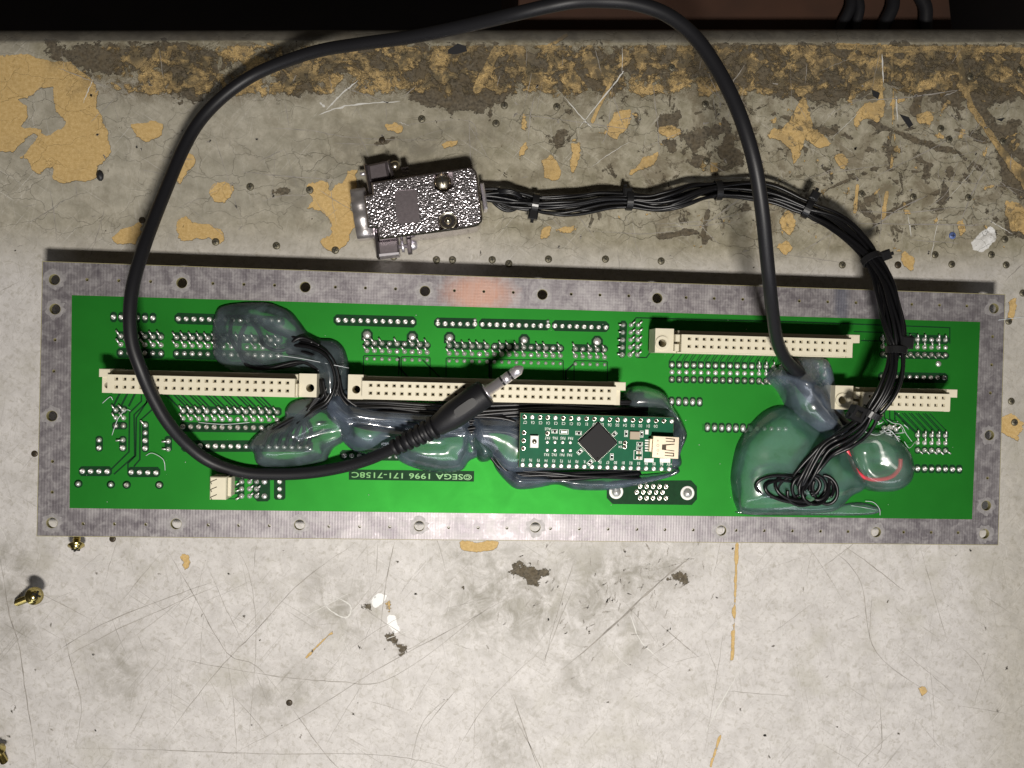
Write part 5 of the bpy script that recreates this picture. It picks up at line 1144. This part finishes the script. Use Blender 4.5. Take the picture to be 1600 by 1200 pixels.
# ------------------------------------------------------------------ D-sub connector with metal hood
dsub = thing('serial_connector', W(655, 320, 0), 'silver metal hooded serial connector at the end of the black wires', 'connector')
HZ = 1.5
def H(px, py): return W(px, py, HZ)[:2]
outer = [H(568.4,305.3),(H(581.6,302.5)),H(579.7,284.7),H(640,275),H(672.5,270.2),H(734,261),H(740.5,263),H(744.5,268.5),H(746.5,278),H(754,338),H(753,346),H(748,352),H(741,354.3),H(716,358.5),H(690,362),H(640,368.5),H(592.5,374.2),H(588.5,356.3),H(574.5,356)]
wc = H(636, 323)
def rot(pts, c, a): return [(c[0] + (x - c[0]) * math.cos(a) - (y - c[1]) * math.sin(a), c[1] + (x - c[0]) * math.sin(a) + (y - c[1]) * math.cos(a)) for x, y in pts]
q = W(636, 323, HZ); q2 = W(637, 323, HZ); sc_ = q2.x - q.x
win = rot(rrect(wc[0] - 17.8 * sc_, wc[1] - 26.5 * sc_, wc[0] + 17.8 * sc_, wc[1] + 26.5 * sc_, 6 * sc_), wc, math.radians(7))
pent1 = [H(677.5, 272.5), H(707.5, 268.5), H(709.5, 291), H(694, 302), H(678.5, 294.5)]
pent2 = [H(699, 328), H(716, 341), H(715.5, 357), H(686, 360), H(683.5, 341)]
b = MB(); ins_o = inset([p for p in outer][::-1], .06)
b.holes(ins_o, [win, pent1, pent2], HZ - .3, HZ, 0, 1, bottom=False)
obj('textured_face', b, ['chrome_rough', 'chrome'], dsub)
b = MB(); oo = outer[::-1]; n = len(oo); vs = [(x, y, .12) for x, y in oo] + [(x, y, HZ - .06) for x, y in oo] + [(x, y, HZ) for x, y in ins_o]
fs = [(i, (i + 1) % n, n + (i + 1) % n, n + i) for i in range(n)] + [(n + i, n + (i + 1) % n, 2 * n + (i + 1) % n, 2 * n + i) for i in range(n)] + [tuple(range(n - 1, -1, -1))]
b.add(vs, fs); obj('hood_side', b, 'chrome', dsub)
b = MB(); b.prism(inset(win if win[0][0] < 1e9 else win, 0), HZ - .29, HZ - .03); obj('label_recess', b, 'chrome_flat', dsub)
for pn in (pent1, pent2): b = MB(); b.prism(pn, HZ - .32, HZ - .29); obj('recess_floor', b, 'chrome_flat', dsub)
p = W(691.5, 284, HZ - .15); b = MB(); b.lathe([(.30, -.14), (.30, -.04), (.26, .06), (.15, .12), (0, .14)], c=p, n=26); scw = obj('hood_screw', b, 'brass', dsub)
b = MB(); b.box((p.x, p.y, p.z + .125), (.30, .055, .05), .2); b.box((p.x, p.y, p.z + .124), (.055, .30, .05), .2); obj('cross_slot', b, 'hole', scw)
p = W(700, 345, HZ - .15); b = MB(); b.lathe([(.33, -.14), (.33, .05), (.30, .08), (.24, .08), (.22, .02), (.12, .02), (.11, .10), (0, .13)], c=p, n=26); obj('hex_nut', b, 'brass', dsub)
hb = MB(); hb.prism(circ(p.x, p.y, .36, 6, .3), p.z - .139, p.z + .03, .02); obj('nut_body', hb, 'chrome', dsub)
# D shell
sh = [W(545.5, 294, 1.15)[:2], W(569, 291, 1.15)[:2], W(583, 368, 1.15)[:2], W(557, 371.5, 1.15)[:2]]
b = MB(); cx_ = [Vector(a).lerp(Vector(c), .5) for a, c in ((sh[0], sh[1]), (sh[3], sh[2]))]
A0, A1, A2, A3 = [Vector(v) for v in sh]; N_ = 14; vs = []
for i in range(N_ + 1):
    t = i / N_; l = A0.lerp(A3, t); r = A1.lerp(A2, t); zt = .62 + .50 * math.sin(math.pi * min(1, max(0, .06 + .88 * t))) ** .35 + .035 * math.cos(t * math.pi * 6.5)
    vs += [(l.x, l.y, .25), (l.x, l.y, zt), (r.x, r.y, zt + .02), (r.x, r.y, .25)]
fs = []
for i in range(N_): o = i * 4; fs += [(o, o + 4, o + 5, o + 1), (o + 1, o + 5, o + 6, o + 2), (o + 2, o + 6, o + 7, o + 3), (o + 3, o + 7, o + 4, o)]
fs += [(0, 1, 2, 3), (N_ * 4 + 3, N_ * 4 + 2, N_ * 4 + 1, N_ * 4)]
b.add(vs, fs, 0, True); obj('d_shell', b, 'nickel_satin', dsub)
# flange plates, ear blocks and thumb screws
def quad(pts, z0, z1, nm, mt='chrome', bev=.03):
    b = MB(); b.prism([W(x, y, z1)[:2] for x, y in pts], z0, z1, bev); return obj(nm, b, mt, dsub)
quad([(568, 256), (573.5, 255.5), (582, 302), (576, 303)], .2, 1.0, 'flange'); quad([(583, 357), (588.5, 357), (594, 400.5), (588, 401.5)], .2, 1.0, 'flange')
quad([(574, 257), (604, 250.5), (608.5, 277), (577, 283)], .2, 1.05, 'ear', 'chrome_flat', .08); quad([(590, 377), (621.5, 374), (623.5, 395), (592, 399.5)], .2, 1.05, 'ear', 'chrome_flat', .05)
quad([(592, 396.6), (623.3, 393.5), (623.5, 397.5), (592.3, 401)], .3, 1.08, 'ear_rim', 'nickel', .01)
for x, y, x2, y2 in ((604, 262, 617, 259.5), (622, 386, 645, 383)):
    a = W(x, y, .75); c = W(x2, y2, .75); d = c - a; Ls = d.length
    b = MB(); b.lathe([(.07, -.1), (.07, Ls * .2), (.20, Ls * .22), (.22, Ls * .4), (.07, Ls * .42), (.07, Ls * .75)], c=a, axis=d, n=18); obj('thumb_screw', b, 'nickel', dsub)
    b = MB(); b.lathe([(.10, -.16), (.16, -.1), (.185, 0), (.16, .1), (.10, .16), (0, .17)], c=a + d * 1.0, axis=d, n=18); obj('screw_knob', b, 'brass' if y < 300 else 'nickel', dsub)
quad([(605, 250), (609, 249), (615.5, 273), (611, 275)], .3, 1.2, 'clamp_plate'); quad([(635, 373.5), (642, 372.5), (643.5, 394), (637, 395)], .4, 1.0, 'clamp_plate', 'chrome_flat')
a = W(562.5, 272.5, .7); b = MB(); b.tube([a, W(572, 271, .7)], .07, 12); obj('screw_end', b, 'nickel', dsub)
quad([(750.5, 286), (756, 285), (762.5, 325), (757, 327)], .3, 1.1, 'collar', 'nickel', .06)
quad([(626, 262), (638, 260), (638, 262), (627, 264)], .3, 1.2, 'seam_lip', 'chrome', .01)

# ------------------------------------------------------------------ loose screws
def loose_screw(px, py, sx, sy, hr, lab, z=.28, tilt=.55):
    hp = W(px, py, z); tp = W(sx, sy, .1); d = (hp - tp).normalized()
    r = thing('loose_screw', W(px, py, 0), lab, 'screw', 'loose yellow screws on the bench')
    b = MB(); b.lathe([(hr * .95, -.05), (hr, -.03), (hr, .0), (hr * .72, .03), (hr * .66, .07), (hr * .45, .13), (hr * .2, .155), (0, .16)], c=hp, axis=d, n=28); h = obj('head', b, 'gold', r)
    s = d.orthogonal().normalized(); t = d.cross(s); b = MB()
    for a_v in (s, t):
        q = hp + d * .145; e = d.cross(a_v); b.add([q + a_v * .5 * hr * i_ + e * .1 * hr * j_ + d * k_ for i_ in (-1, 1) for j_ in (-1, 1) for k_ in (-.03, .018)], [(0, 1, 3, 2), (4, 6, 7, 5), (0, 4, 5, 1), (2, 3, 7, 6), (1, 5, 7, 3), (0, 2, 6, 4)])
    obj('cross_recess', b, 'hole', h)
    L = (hp - tp).length; b = MB(); pr = [(0, -L)]; k = -L + .06
    while k < -.06: pr += [(.085, k), (.125, k + .03)]; k += .06
    pr += [(.10, -.04)]; b.lathe(pr, c=hp, axis=d, n=14, smooth=False); obj('thread', b, 'gold', r)
loose_screw(54, 931, 26, 942, .30, 'yellow screw alone on the bench below the left end of the board', 1.0)
loose_screw(119, 853, 122, 822, .27, 'yellow screw half under the lower left corner of the board', .5)
loose_screw(-4, 1172, 8, 1192, .26, 'yellow screw cut off by the lower left corner of the photo', .5)
